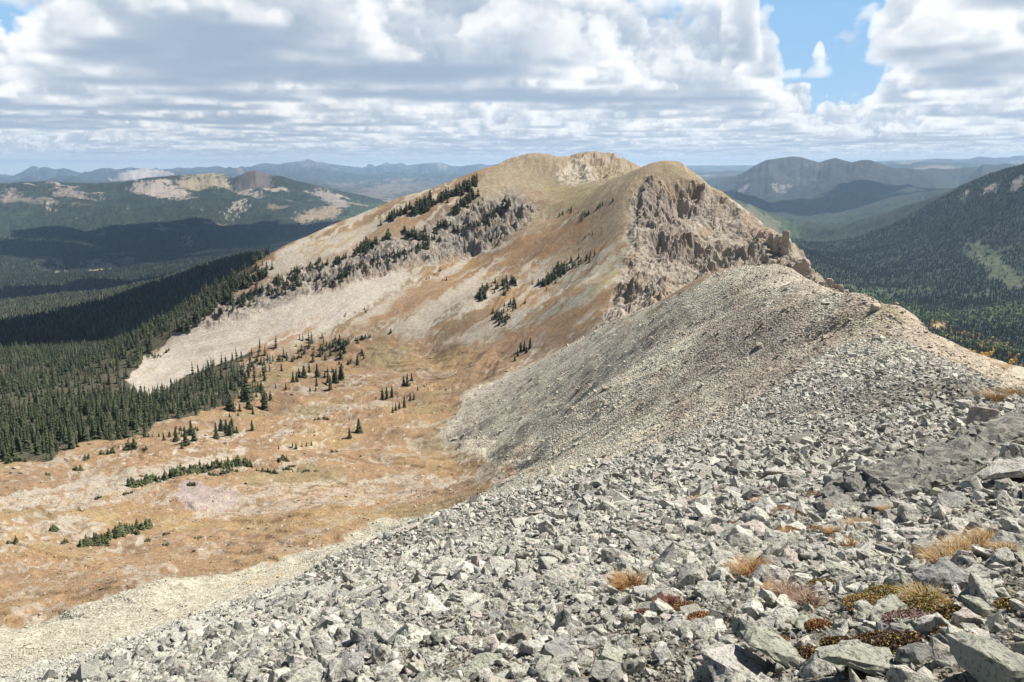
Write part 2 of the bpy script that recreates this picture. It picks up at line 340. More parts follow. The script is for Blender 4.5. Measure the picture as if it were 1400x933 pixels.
_cap = np.where(RR > 15000, 400.0, 1e9); ZF = np.where(ZF > _cap, _cap + 25*np.tanh((ZF-_cap)/200), ZF)
def surf_z(x, y):
    """height of the finished terrain"""
    th = np.arctan2(x, y); lr = np.log(np.maximum(np.hypot(x, y), 0.95))
    j = np.clip(np.searchsorted(lr_f, lr)-1, 0, NR-2); i = np.clip(np.searchsorted(th_f, th)-1, 0, NC-2)
    fx = np.clip((th-th_f[i])/(th_f[i+1]-th_f[i]), 0, 1); fy = np.clip((lr-lr_f[j])/(lr_f[j+1]-lr_f[j]), 0, 1)
    return (ZF[j,i]*(1-fx)+ZF[j,i+1]*fx)*(1-fy)+(ZF[j+1,i]*(1-fx)+ZF[j+1,i+1]*fx)*fy
_rs = np.exp(np.linspace(math.log(1.6), math.log(40000), 4200))
def pick(px, py, r0=1.6, r1=40000):
    """first ground met along a line of sight: real position on the terrain"""
    dx = px-CX0; v = CY0-py; dy = F0*CP+v*SP; dz = -F0*SP+v*CP; h = math.hypot(dx, dy)
    rs = _rs[(_rs >= r0) & (_rs <= r1)]
    z = surf_z(rs*dx/h, rs*dy/h); d = rs*dz/h - z
    k = np.argmax(d <= 0)
    if not (d <= 0).any(): return None
    if k > 0:
        a = d[k-1]/(d[k-1]-d[k]); r = rs[k-1]*(1-a)+rs[k]*a
    else: r = rs[0]
    x, y = r*dx/h, r*dy/h
    return float(x), float(y), float(surf_z(np.array([x]), np.array([y]))[0]), float(r)
# ---------------------------------------------------------------- what covers the ground (real base colours)
def C(r, g, b): return np.array([r, g, b], np.float32)
K = dict(rubble=C(.20,.185,.155), talus=C(.45,.42,.335), green=C(.51,.48,.375), tan=C(.40,.335,.26), olive=C(.33,.285,.175),
  orange=C(.40,.255,.115), brown=C(.28,.20,.13), gold=C(.37,.265,.13), pale=C(.49,.435,.365), warm=C(.43,.375,.29), mauve=C(.38,.315,.295),
  cliff=C(.265,.24,.21), pink=C(.39,.34,.275), wall=C(.30,.25,.21), rock=C(.45,.39,.315),
  floor=C(.07,.068,.045), forest=C(.026,.036,.025), aspen=C(.065,.095,.042), meadow=C(.30,.235,.15), bare=C(.34,.285,.24), redrock=C(.13,.105,.09),
  farrock=C(.25,.20,.175), farwood=C(.035,.042,.032), yellow=C(.42,.27,.035), road=C(.40,.35,.29))
COL = np.empty(ZF.shape + (3,), np.float32)
def paint(mask, c, a=1.0):
    """mask in 0..1"""
    m = (np.clip(mask, 0, 1)*a)[..., None].astype(np.float32)
    COL[:] = COL*(1-m) + (K[c] if isinstance(c, str) else c)*m
f_a = fbm(T2*90, L2*45, 5, 81); f_b = fbm(T2*220, L2*110, 4, 85); f_c = fbm(T2*30, L2*15, 4, 89)
grain = rng.random(ZF.shape).astype(np.float32)
COL[:] = K['rubble']
# --- cirque, ridge and peak
paint(RR > 135, 'brown')
dn = fbm((PX*0.55+PY*0.84)/9 + w1*1.2, (PX*0.84-PY*0.55)/120, 5, 91)     # streaks down the flank
dn2 = fbm((PX*0.55+PY*0.84)/22 + w1*0.8, (PX*0.84-PY*0.55)/260, 4, 95)
m = (RR > 420) & (RR < 1500)
paint(m*sstep(-.05, .35, dn2), 'orange', 0.7)
paint(m*sstep(.10, .22, dn + f_a*0.5), 'warm', .9)
paint(m*sstep(.20, .36, -dn2 + f_b*0.5), 'green', .75)
paint(m*sstep(.28, .4, dn*0.7 + dn2*0.9), 'pale', .8)
paint(m*sstep(.22, .40, -dn + f_a*0.3), C(.25,.155,.10), .6)
DOME = [(630,262),(690,222),(740,200),(790,205),(850,200),(880,240),(820,268),(760,300),(700,330),(660,330),(640,300)]
paint(soft(zone(DOME, 600, 1400, 10), 3), C(.30,.245,.16)); paint(zone(DOME, 600, 1400, 10)*sstep(-.1,.3,f_b), C(.34,.29,.21), .8)
paint(zone([(640,300),(720,262),(800,258),(760,300),(690,335)], 600, 1400, 10)*sstep(-.2,.2,dn), C(.29,.19,.12), .7)
paint(zone([(755,240),(772,224),(790,216),(812,232),(830,246),(800,252),(770,256)], 800, 1400, 5)*sstep(-.25,.1,f_b), 'pale', .85)
paint(zone([(786,212),(800,204),(850,204),(866,236),(840,244),(812,230)], 900, 1400, 3)*sstep(-.1,.2,dn+f_b*.5), C(.37,.29,.23), .9)
paint(zone([(740,256),(800,250),(830,262),(790,285),(740,270)], 700, 1400, 8), C(.33,.28,.16), .7)
TOP = [(800,282),(860,238),(900,212),(945,232),(985,266),(920,290),(870,290),(830,330),(790,350),(740,380),(760,330)]
paint(soft(zone(TOP, 600, 900, 7), 3), C(.34,.28,.19), .85); paint(zone(TOP, 600, 900, 7)*sstep(0,.3,f_b+dn*.5), C(.27,.19,.12), .75)
paint(soft(zone([(858,315),(846,330),(800,360),(760,390),(700,425),(650,455),(610,490),(560,520),(680,500),(740,458),(800,420),(850,385),(868,340)], 470, 780, 6), 2)*sstep(-.25,.15,dn+f_a*.4), C(.37,.345,.27), .95)
paint(zone([(866,320),(880,345),(850,385),(800,410),(830,370)], 470, 780, 5)*sstep(-.2,.2,f_a), C(.33,.285,.155), .8)
paint(zone([(800,425),(850,395),(800,440),(700,490),(620,488),(560,480),(640,478),(720,462)], 470, 780, 5)*sstep(-.15,.1,dn), 'pale', .6)
# scree fans under the left cliffs
SCREE = [(170,520),(200,490),(250,452),(300,440),(345,428),(450,396),(545,368),(566,380),(500,420),(440,455),(360,478),(260,512),(200,545)]
paint(soft(zone(SCREE, 600, 900, 6), 2), 'pale'); paint(zone(SCREE, 600, 900, 6)*sstep(.05,.4,dn+f_b*.4), 'warm', .8)
for pl in ([(585,372),(640,352),(625,385),(560,415),(470,452),(520,415)], [(640,372),(680,352),(650,392),(560,455),(500,478),(570,420)], [(700,385),(760,345),(740,375),(650,415),(600,440),(640,412)], [(660,430),(735,392),(760,400),(700,440),(620,478),(600,470)], [(480,470),(570,440),(600,455),(540,480),(480,490)]):
    paint(soft(zone(pl, 480, 900, 5), 2)*sstep(-.3,.0,dn), C(.44,.385,.31), .9)
for pl in ([(700,330),(790,300),(830,300),(760,345),(690,375)], [(560,395),(640,372),(560,430),(480,465)], [(700,420),(770,385),(740,410),(640,460)], [(640,480),(760,432),(860,400),(760,450),(690,490)], [(330,480),(450,430),(430,452),(360,490)]):
    paint(soft(zone(pl, 450, 900, 7), 3)*sstep(-.35,.0,dn+f_b*.4), C(.33,.205,.115), .85)
paint(soft(zone([(352,382),(372,362),(430,330),(500,305),(548,288),(535,312),(470,345),(400,372)], 600, 1000, 4), 2), C(.42,.37,.30)); 
paint(zone([(352,382),(430,330),(548,288),(535,312),(470,345),(400,372)], 600, 1000, 4)*sstep(.1,.3,dn), C(.36,.27,.16), .8)
paint(zone([(500,325),(545,298),(575,300),(540,335),(490,352)], 600, 1000, 5), C(.32,.21,.12), .8)
# cliffs
paint(zc*sstep(-.3,.25,f_b+0.35), 'cliff', .95); paint(zc*sstep(.1,.3,f_b), C(.40,.35,.29), .9); paint(zc*sstep(.15,.4,f_a), C(.33,.23,.14), .6)
paint(zr, 'pink', .9); paint(zr*sstep(.0,.25,f_a), 'rock', .8); paint(zr*sstep(.05,.3,-f_b), C(.30,.24,.19), .8)
paint(zr*sstep(.1,.3,f_c+f_b*.3), C(.34,.225,.13), .6); paint(zw*sstep(-.4,.1,f_b), 'wall', .85)
paint(zone([(985,300),(1040,315),(1090,352),(1160,405),(1040,375),(985,350)], 550, 900, 5)*sstep(-.2,.1,f_b), C(.36,.315,.245), .75)
# --- cirque floor
zb_ = zone(BASIN, 140, 720, 12)
zbs = soft(zb_, 5)
paint(zbs, C(.325,.213,.122))
hz = fbm(PX/80 + w1*1.5, PY/11 + PX/60 + w2, 5, 101)                     # bands that follow the benches
hz2 = fbm(PX/30 + w1*1.5, PY/6 + PX/45 + w2, 4, 105)
mz = fbm(XX/38, YY/38, 4, 107)
paint(zbs*sstep(.0,.35,mz), C(.25,.17,.105), .85)
paint(zbs*sstep(.1,.3,-mz + hz*.4), C(.34,.235,.12), .7)
paint(zbs*sstep(.08,.26,hz), C(.39,.34,.27), .85); paint(zbs*sstep(.28,.40,hz2*.6 + hz*.65), C(.46,.40,.315), .6); paint(zbs*sstep(.1,.35,fbm(XX/60+8,YY/60,4,109)), C(.27,.225,.12), .65)
paint(zbs*sstep(.22,.42,-hz2 + f_c*.3), C(.25,.165,.11), .55)
paint(zbs*sstep(.25,.45,-hz + f_c*.4), C(.34,.24,.125), .6)
dr = np.abs(fbm(XX/70 + w1*.3, YY/45, 4, 113)); paint(zbs*(1-sstep(.0, .035, dr)), C(.22,.15,.09), .4)
paint(zbs*(1-sstep(.0, .02, np.abs(fbm(XX/40+5, YY/24, 4, 117)))), C(.46,.40,.31), .15)
for pl in ([(380,600),(440,580),(500,590),(480,606),(400,612)], [(90,700),(130,690),(170,705),(150,722),(110,715)], [(200,708),(300,714),(380,710),(480,705),(560,690),(500,722),(330,728),(230,722)], [(560,640),(640,590),(655,605),(600,650)], [(570,480),(640,488),(620,505),(540,510)]):
    paint(soft(zone(pl, 140, 720, 8), 3), 'gold', .55)
paint(zone([(250,660),(330,672),(310,690),(260,695),(240,675)], 200, 400, 6), 'mauve', .8)
paint(zone([(0,680),(120,655),(260,628),(310,632),(170,672),(60,695),(0,705)], 200, 450, 6)*sstep(-.2,.1,hz+.1), C(.42,.375,.31), .85)
paint(zone([(0,720),(80,690),(140,720),(60,745),(0,760)], 200, 450, 8)*sstep(-.2,.1,hz), C(.42,.375,.31), .8)
paint(zone([(250,690),(350,660),(470,655),(640,650),(540,690),(380,706),(270,708)], 200, 450, 8)*sstep(-.15,.1,hz2+f_b*.15), C(.45,.385,.31), .75)
paint(zone([(120,620),(250,600),(400,560),(520,500),(480,580),(400,640),(180,640)], 300, 700, 10)*sstep(.14,.24,f_b*.7+hz*.6), C(.48,.41,.33), .8)
paint(zone([(600,612),(680,620),(770,610),(740,640),(700,665),(640,650)], 200, 480, 8)*sstep(-.1,.1,f_b+hz), C(.47,.40,.31), .85)
# stones strewn over the meadow
sp = noise(XX/2.6, YY/2.6, 111) + 0.6*f_b
paint(zbs*sstep(.74,.82,sp), C(.50,.44,.37), .9)
COL *= (1 - .10*zbs - .10*mid)[..., None]
# --- talus aprons
TALUS = [(-80,1000),(-80,868),(0,850),(150,818),(300,788),(430,744),(520,716),(580,708),(660,676),(720,650),(760,640),(700,760),(200,1000)]
zt = soft(zone(TALUS, 60, 262, 7), 2)
paint(zt, 'talus'); paint(zt*sstep(.05,.35,f_a), C(.41,.39,.30), .8)
paint(zone([(300,800),(420,752),(560,716),(620,700),(560,740),(400,800)], 100, 262, 8)*sstep(.12,.3,hz+f_b*.4), C(.42,.30,.17), .6)
FACE_ = [(600,600),(625,560),(650,535),(780,468),(850,434),(915,410),(985,372),(1050,355),(1085,366),(1160,396),(1222,404),(1252,428),(1300,465),(1420,540),(1420,600),(1000,650),(700,700),(735,645),(690,632),(640,618)]
zf = sstep(.35, .6, soft(zone(FACE, 78, 470, 6), 9) + .45*f_b + .25*f_a)
fl = fbm((PX*0.66+PY*0.75)/26 + w1*.8, (PX*0.75-PY*0.66)/160, 5, 115)
paint(zf, 'green'); paint(zf*sstep(.0,.3,fl), C(.50,.465,.37), .8); paint(zf*sstep(.05,.3,-fl), C(.31,.275,.22), .85); paint(zf*sstep(.12,.2,fl*.6+fbm((PX*0.66+PY*0.75)/7, (PX*0.75-PY*0.66)/90, 3, 118)*.8), C(.54,.485,.395), .6); paint(zf*sstep(.15,.3,f_c+f_a*.4), C(.45,.37,.28), .6)
paint(soft(zone([(960,430),(1030,372),(1060,362),(1160,398),(1225,408),(1250,440),(1240,480),(1120,490),(1040,540),(960,590),(900,600),(930,520)], 120, 400, 10), 6)*sstep(-.5,.1,-fl+f_c*.5), C(.34,.285,.23), .85)
paint(soft((RR > 104) & (RR < 170) & zone([(1000,480),(1240,420),(1290,480),(1280,560),(1000,640)], 100, 175, 4), 5)*sstep(-.5,.2,f_a), C(.26,.22,.18), .8)
paint(soft(zone([(600,600),(640,540),(760,476),(800,475),(700,540),(660,600)], 200, 500, 7), 4), C(.43,.385,.315), .8)
paint(zone([(640,600),(720,540),(640,640),(760,640),(860,610),(780,600)], 150, 480, 8)*sstep(-.1,.2,f_a), C(.42,.39,.30), .7)
paint(soft(zone([(780,462),(850,425),(850,440),(800,470)], 350, 600, 4), 1)*sstep(-.1,.2,f_b), C(.20,.18,.16), .8)
paint(soft(zone([(880,432),(930,402),(995,368),(1012,380),(960,402),(910,428)], 330, 430, 4), 2), 'olive', .9)
paint(soft(zone([(1205,400),(1225,405),(1260,430),(1320,470),(1430,545),(1430,590),(1345,560),(1300,515),(1262,486),(1235,465)], 78, 260, 5), 3), 'tan', .95)
paint(zone([(1140,430),(1220,412),(1240,440),(1220,470),(1150,462)], 110, 260, 8)*sstep(-.2,.2,f_a), C(.31,.27,.17), .75)
# dirt among the near stones
paint((RR < 60)*sstep(.1,.4,fbm(XX/1.3, YY/1.3, 4, 121)), C(.20,.17,.13), .8)
# --- wooded left slope
WOOD = [(-90,660),(-90,405),(0,414),(80,400),(150,388),(250,368),(345,340),(372,352),(300,418),(262,440),(205,484),(185,508),(190,525),(250,505),(330,470),(430,462),(480,470),(380,500),(330,545),(290,570),(200,590),(130,610),(60,628),(0,632)]
zwod = zone(WOOD, 330, 3400, 7) & ~zone(SCREE, 600, 900, 4)
paint((RR > 1250), 'floor'); zwod = zwod & ((RR > 640) | inside(PX, PY, [(-90,650),(-90,520),(0,500),(110,495),(180,512),(196,530),(250,512),(320,484),(340,520),(318,550),(262,572),(212,580),(190,598),(120,604),(70,626),(0,624)])) & (PX < 345)
paint(zwod*1.0, 'floor', .92)
# --- valley and big hills
tn = noise(XX/45, YY/45, 133)*.5 + noise(XX/19, YY/19, 134)*.5
def ragged(poly, r0, r1, k=7):
    return sstep(.40, .56, soft(zone(poly, r0, r1, 5), k) + .55*tn)
m = RR > 2450
paint(m, 'forest'); paint(m*sstep(-.2,.3,fbm(XX/240, YY/240, 4, 131)), C(.030,.040,.026), .8)
bare = fbm(XX/420, YY/420, 5, 135)
hilltop = (PX < 620)*sstep(8200, 9000, RR)*(1-sstep(10400, 11200, RR))
paint(hilltop*sstep(.22,.34,bare), C(.36,.29,.23), .9)
paint((PX < 620)*sstep(5200,6000,RR)*(1-sstep(8000,8600,RR))*sstep(.34,.44,bare), C(.22,.19,.14), .7)
for pl, c, a in (([(64,258),(100,255),(148,261),(140,268),(100,266),(67,269)],'farrock',.9), ([(0,262),(24,258),(34,268),(10,274),(0,274)],'farrock',.9),
    ([(175,245),(205,243),(235,246),(262,264),(235,268),(200,264),(178,258)],'bare',.95), ([(232,243),(262,236),(303,235),(325,250),(290,254),(240,251)],C(.30,.25,.16),.95), ([(298,238),(308,240),(345,258),(374,268),(350,267),(320,255)],'bare',.95),
    ([(314,246),(330,236),(346,231),(362,236),(385,248),(350,256),(322,254)],'redrock',.95), ([(60,281),(78,275),(82,283),(66,288)],'bare',.9), ([(162,279),(176,278),(178,284),(165,285)],'bare',.8),
    ([(258,288),(270,285),(281,294),(264,296)],'bare',.9), ([(296,290),(320,282),(334,276),(340,268),(346,276),(328,288),(306,292)],'bare',.9), ([(400,294),(428,288),(462,285),(470,298),(430,300),(402,301)],'meadow',.95),
    ([(422,258),(455,262),(470,275),(480,285),(455,282),(432,268)],'bare',.7), ([(240,330),(256,319),(270,325),(262,335),(246,336)],C(.2,.17,.13),.8), ([(130,312),(150,314),(148,325),(132,322)],C(.2,.17,.13),.8),
    ([(111,356),(128,352),(158,351),(162,361),(140,365),(112,364)],'meadow',.95), ([(57,359),(80,356),(98,361),(90,365),(60,363)],'meadow',.9), ([(35,363),(46,362),(45,367),(34,368)],'meadow',.9), ([(0,384),(14,383),(10,391),(0,392)],'meadow',.9), ([(64,380),(78,374),(78,378),(66,382)],'meadow',.8),
    ([(212,379),(222,377),(221,382),(212,383)],'meadow',.9), ([(0,420),(60,415),(140,405),(150,407),(60,422),(0,428)],C(.16,.135,.09),.8), ([(30,470),(60,462),(62,470),(36,478)],C(.13,.12,.08),.8),
    ([(455,300),(540,285),(540,300),(470,315)],'aspen',.8), ([(160,345),(190,343),(190,356),(164,358)],C(.24,.2,.13),.7)):
    paint(ragged(pl, 1700, 11500), c, a)
paint(zone([(480,272),(545,284),(545,292),(500,300),(470,290)], 6000, 11500, 4)*sstep(-.2,.2,f_b), 'aspen', .7)
asp = fbm(XX/300, YY/300, 4, 141)
zR = (PX > 1000) & (RR > 1250) & (RR < 3800)
paint(zR*sstep(1200,1300,RR), 'forest'); paint(zR*(1-sstep(3000,3700,RR))*sstep(.0,.12,asp+f_a*.2), 'aspen', .85)
paint(zR*(1-sstep(3000,3700,RR))*sstep(.05,.2,-asp+f_a*.3)*sstep(.0,.3,f_c), C(.042,.062,.032), .8)
for pl, c, a in (([(985,258),(1040,288),(1095,312),(1085,350),(1050,345),(1000,300)],'aspen',.45), ([(1000,272),(1050,300),(1080,318),(1060,318),(1010,290)],C(.20,.18,.12),.5),
    ([(1310,330),(1345,325),(1400,385),(1400,405),(1360,385),(1330,352)],C(.10,.115,.065),.7), ([(1180,410),(1220,412),(1260,420),(1250,430),(1215,424)],'aspen',.9), ([(1250,428),(1400,428),(1400,450),(1300,445)],'aspen',.7),
    ([(1185,321),(1222,306),(1226,309),(1195,322)],C(.42,.37,.3),.9), ([(1340,258),(1372,246),(1368,254),(1345,263)],C(.40,.34,.28),.7), ([(1370,252),(1400,240),(1400,252),(1380,258)],C(.40,.34,.28),.7), ([(1310,268),(1330,262),(1326,270),(1312,274)],C(.40,.34,.28),.6), ([(1230,300),(1270,285),(1262,292),(1236,302)],C(.3,.27,.22),.35),
    ([(1275,438),(1300,446),(1290,450),(1268,446)],C(.36,.25,.15),.9), ([(1330,492),(1400,506),(1400,516),(1350,504)],'road',.95), ([(1340,510),(1400,524),(1400,545),(1350,525)],C(.24,.22,.16),.9)):
    paint(ragged(pl, 1150, 6500, 5), c, a)
paint(zone([(1262,440),(1320,450),(1400,482),(1400,500),(1340,492),(1290,465)], 1150, 2600, 4)*sstep(.16,.26,f_b), 'yellow', .8)
paint(zone([(1270,310),(1400,330),(1400,420),(1250,400)], 2400, 5000, 6)*sstep(.2,.35,asp), C(.06,.085,.04), .6)
# --- far country
m = RR > 11300
paint(m, 'farwood'); hh = ZF/350 + f_a*1.0
lfar = m*(PX < 760)
paint(lfar*sstep(-.6,.9,hh - (RR-20000)/40000), 'farrock', .8); paint(lfar*sstep(.1,.35,f_b+f_a*.6), C(.10,.10,.07), .75)
paint(lfar*sstep(.15,.3,fbm(XX/2200, YY/2200, 4, 151))*sstep(-.5,.6,hh), C(.36,.28,.23), .7)
paint(zone([(120,246),(158,240),(190,230),(215,232),(240,240),(215,246),(170,248)], 19000, 29000, 4), C(.50,.42,.36), .9)
paint(lfar*zone([(440,248),(560,244),(640,252),(640,268),(560,282),(470,268)], 11300, 24000, 6)*sstep(-.1,.15,hz), C(.24,.19,.145), .7)
rfar = m*(PX >= 760)
MASSIF = [(930,275),(960,250),(1040,215),(1120,205),(1200,210),(1320,245),(1330,262),(1200,290),(1000,290)]
paint(zone(MASSIF, 11300, 16500, 3), C(.035,.04,.034)); paint(zone([(1000,246),(1040,218),(1090,210),(1125,218),(1120,236),(1060,246)], 11300, 16500, 6)*sstep(-.3,.1,f_b), C(.085,.075,.066), .8)
paint(zone([(1125,220),(1200,212),(1260,228),(1240,238),(1150,240)], 11300, 16500, 6)*sstep(.0,.2,f_b), C(.07,.065,.055), .7)
paint(zone([(1054,250),(1066,246),(1086,245),(1078,252),(1068,255),(1058,254)], 8000, 16500, 3)*sstep(-.3,.2,f_b), C(.30,.255,.22), .8)
paint(zone([(985,268),(1020,250),(1026,254),(1000,270)], 8000, 16500, 3), C(.34,.29,.24), .6)
paint(rfar*(RR > 16500)*sstep(.05,.3,fbm(XX/2500, YY/2500, 4, 155)), C(.30,.25,.19), .7)
# fine tonal breakup
wd = sstep(1500, 2500, RR)*(1-sstep(9000, 12000, RR))*(COL[..., 0] < .12)
COL *= np.clip(1 + wd*(noise(XX/17, YY/17, 137)*.75 + noise(XX/33, YY/33, 138)*.5), .35, 2)[..., None]
tone = 1 + 0.10*f_b + 0.10*f_a + 0.14*(grain-0.5)*(RR < 1600)
COL *= tone[..., None]
COL = np.clip(COL, 0.008, 0.72)
stone = np.zeros_like(ZF, dtype=np.float32)                               # how stony the surface is
stone = np.maximum(np.maximum(zf, zt)*1.0, (RR < 110)*1.0); stone = np.maximum(stone, 0.45*zbs); stone = np.maximum(stone, 0.6*mid*(1-zbs))
stone *= (RR < 1300)

# ---- ground materials
def ground_material(name, near=True):
    m = bpy.data.materials.new(name); m.use_nodes = True; nt = m.node_tree; N = nt.nodes; Lk = nt.links
    b = N['Principled BSDF']; b.inputs['Roughness'].default_value = 0.95; b.inputs['Specular IOR Level'].default_value = 0.15
    at = N.new('ShaderNodeAttribute'); at.attribute_name = 'albedo'
    geo = N.new('ShaderNodeNewGeometry')
    if near:
        st = N.new('ShaderNodeAttribute'); st.attribute_name = 'stone'
        v1 = N.new('ShaderNodeTexVoronoi'); v1.inputs['Scale'].default_value = 1.7
        v2 = N.new('ShaderNodeTexVoronoi'); v2.inputs['Scale'].default_value = 0.62
        n1 = N.new('ShaderNodeTexNoise'); n1.inputs['Scale'].default_value = 0.9; n1.inputs['Detail'].default_value = 6
        for t in (v1, v2, n1): Lk.new(geo.outputs['Position'], t.inputs['Vector'])
        def ramp(src, a, b_, lo, hi):
            r = N.new('ShaderNodeMapRange'); r.inputs[1].default_value = a; r.inputs[2].default_value = b_; r.inputs[3].default_value = lo; r.inputs[4].default_value = hi
            Lk.new(src, r.inputs[0]); return r.outputs[0]
        def math_(op, a, b_=None, v=None):
            x = N.new('ShaderNodeMath'); x.operation = op; Lk.new(a, x.inputs[0])
            if b_ is not None: Lk.new(b_, x.inputs[1])
            if v is not None: x.inputs[1].default_value = v
            return x.outputs[0]
        sep = N.new('ShaderNodeSeparateColor'); Lk.new(v1.outputs['Color'], sep.inputs[0])
        sep2 = N.new('ShaderNodeSeparateColor'); Lk.new(v2.outputs['Color'], sep2.inputs[0])
        ca = ramp(sep.outputs[0], 0, 1, -0.22, 0.22); cb = ramp(sep2.outputs[1], 0, 1, -0.16, 0.16)
        s = math_('ADD', ca, cb); s = math_('MULTIPLY', s, st.outputs['Fac'])
        nn = ramp(n1.outputs['Fac'], 0.25, 0.75, -0.16, 0.16); s = math_('ADD', s, nn); s = math_('ADD', s, v=1.0)
        mul = N.new('ShaderNodeVectorMath'); mul.operation = 'SCALE'; Lk.new(at.outputs['Color'], mul.inputs[0]); Lk.new(s, mul.inputs['Scale'])
        Lk.new(mul.outputs[0], b.inputs['Base Color'])
        h = math_('MULTIPLY', math_('ADD', math_('MULTIPLY', v1.outputs['Distance'], v=-0.35), math_('MULTIPLY', sep.outputs[1], v=0.22)), st.outputs['Fac'])
        h = math_('ADD', h, math_('MULTIPLY', n1.outputs['Fac'], v=0.35))
        bp = N.new('ShaderNodeBump'); bp.inputs['Strength'].default_value = 0.9; bp.inputs['Distance'].default_value = 1.0
        Lk.new(h, bp.inputs['Height']); Lk.new(bp.outputs[0], b.inputs['Normal'])
    else:
        Lk.new(at.outputs['Color'], b.inputs['Base Color'])
    return m
M_ground = ground_material('stony_ground'); M_hill = ground_material('hill_cover', False)

ring = [0] + [int(np.searchsorted(np.exp(lr_f), r)) for r in (132, 1230, 11200)] + [NR-1]
for k, (nm, mt) in enumerate((('ground', M_ground), ('mountain_terrain', M_ground), ('valley_hills', M_hill), ('distant_mountains', M_hill))):
    a, b = ring[k], ring[k+1]+1
    V = np.stack([XX[a:b], YY[a:b], ZF[a:b]], -1).reshape(-1, 3)
    n0 = b-a
    ii = (np.arange(n0-1)[:, None]*NC + np.arange(NC-1)[None]).ravel()
    Fq = np.stack([ii, ii+1, ii+NC+1, ii+NC], -1)
    me = np_mesh(nm, V, Fq, mt, nm not in ('mountain_terrain',), COL[a:b].reshape(-1, 3), 4, {'stone': stone[a:b].ravel()} if mt is M_ground else None)
    tag(link(bpy.data.objects.new(nm, me)), kind='structure')
# the same ground carried on behind the viewer
def back_ground():
    tb = np.linspace(th_f[-1], 2*math.pi + th_f[0], 90); lb = np.linspace(math.log(0.9), math.log(5000), 120)
    T, L = np.meshgrid(tb, lb); R = np.exp(L)
    w = (T - tb[0])/(tb[-1]-tb[0]); w = w*w*(3-2*w)
    t = base_t(np.full_like(T, th_f[-1]), L)*(1-w) + base_t(np.full_like(T, th_f[0]), L)*w
    X, Y = R*np.sin(T), R*np.cos(T)
    Z = -EYE + R*t + fbm(X/20, Y/20, 4, 161)*np.clip(R/60, 0, 3)
    e0 = surf_z(R[:, 0]*np.sin(th_f[-1]), R[:, 0]*np.cos(th_f[-1])); Z[:, 0] = e0
    e1 = surf_z(R[:, 0]*np.sin(th_f[0]), R[:, 0]*np.cos(th_f[0])); Z[:, -1] = e1
    nT = len(tb); ii = (np.arange(119)[:, None]*nT + np.arange(nT-1)[None]).ravel()
    V = np.stack([X, Y, Z], -1).reshape(-1, 3); c = np.repeat(K['rubble'][None], len(V), 0)
    me = np_mesh('ground', V, np.stack([ii, ii+1, ii+nT+1, ii+nT], -1), M_ground, True, c, 4, {'stone': np.ones(len(V))})
    tag(link(bpy.data.objects.new('ground', me)), kind='structure')
    a = np.concatenate([th_f, tb[1:-1]])                                  # disc under the feet
    zz = np.concatenate([surf_z(.9*np.sin(th_f), .9*np.cos(th_f)), Z[0, 1:-1]])
    V = np.concatenate([np.stack([.9*np.sin(a), .9*np.cos(a), zz], -1), [[0, 0, -EYE]]]); n = len(a)
    BT, BL, BZ = tb, lb, Z
    me = np_mesh('ground', V, np.stack([np.full(n, n), (np.arange(n)+1) % n, np.arange(n)], -1), M_ground, True, np.repeat(K['rubble'][None], n+1, 0), 3, {'stone': np.ones(n+1)})
    tag(link(bpy.data.objects.new('ground', me)), kind='structure')
    def z_at(x, y):
        th = np.arctan2(x, y); th = np.where(th < BT[0]-1e-6, th + 2*math.pi, th); lr = np.log(np.hypot(x, y))
        fx = np.clip((th-BT[0])/(BT[1]-BT[0]), 0, len(BT)-1.001); fy = np.clip((lr-BL[0])/(BL[1]-BL[0]), 0, len(BL)-1.001)
        i = fx.astype(int); j = fy.astype(int); fx = fx-i; fy = fy-j
        return (BZ[j,i]*(1-fx)+BZ[j,i+1]*fx)*(1-fy)+(BZ[j+1,i]*(1-fx)+BZ[j+1,i+1]*fx)*fy
    return z_at
BACK = back_ground()
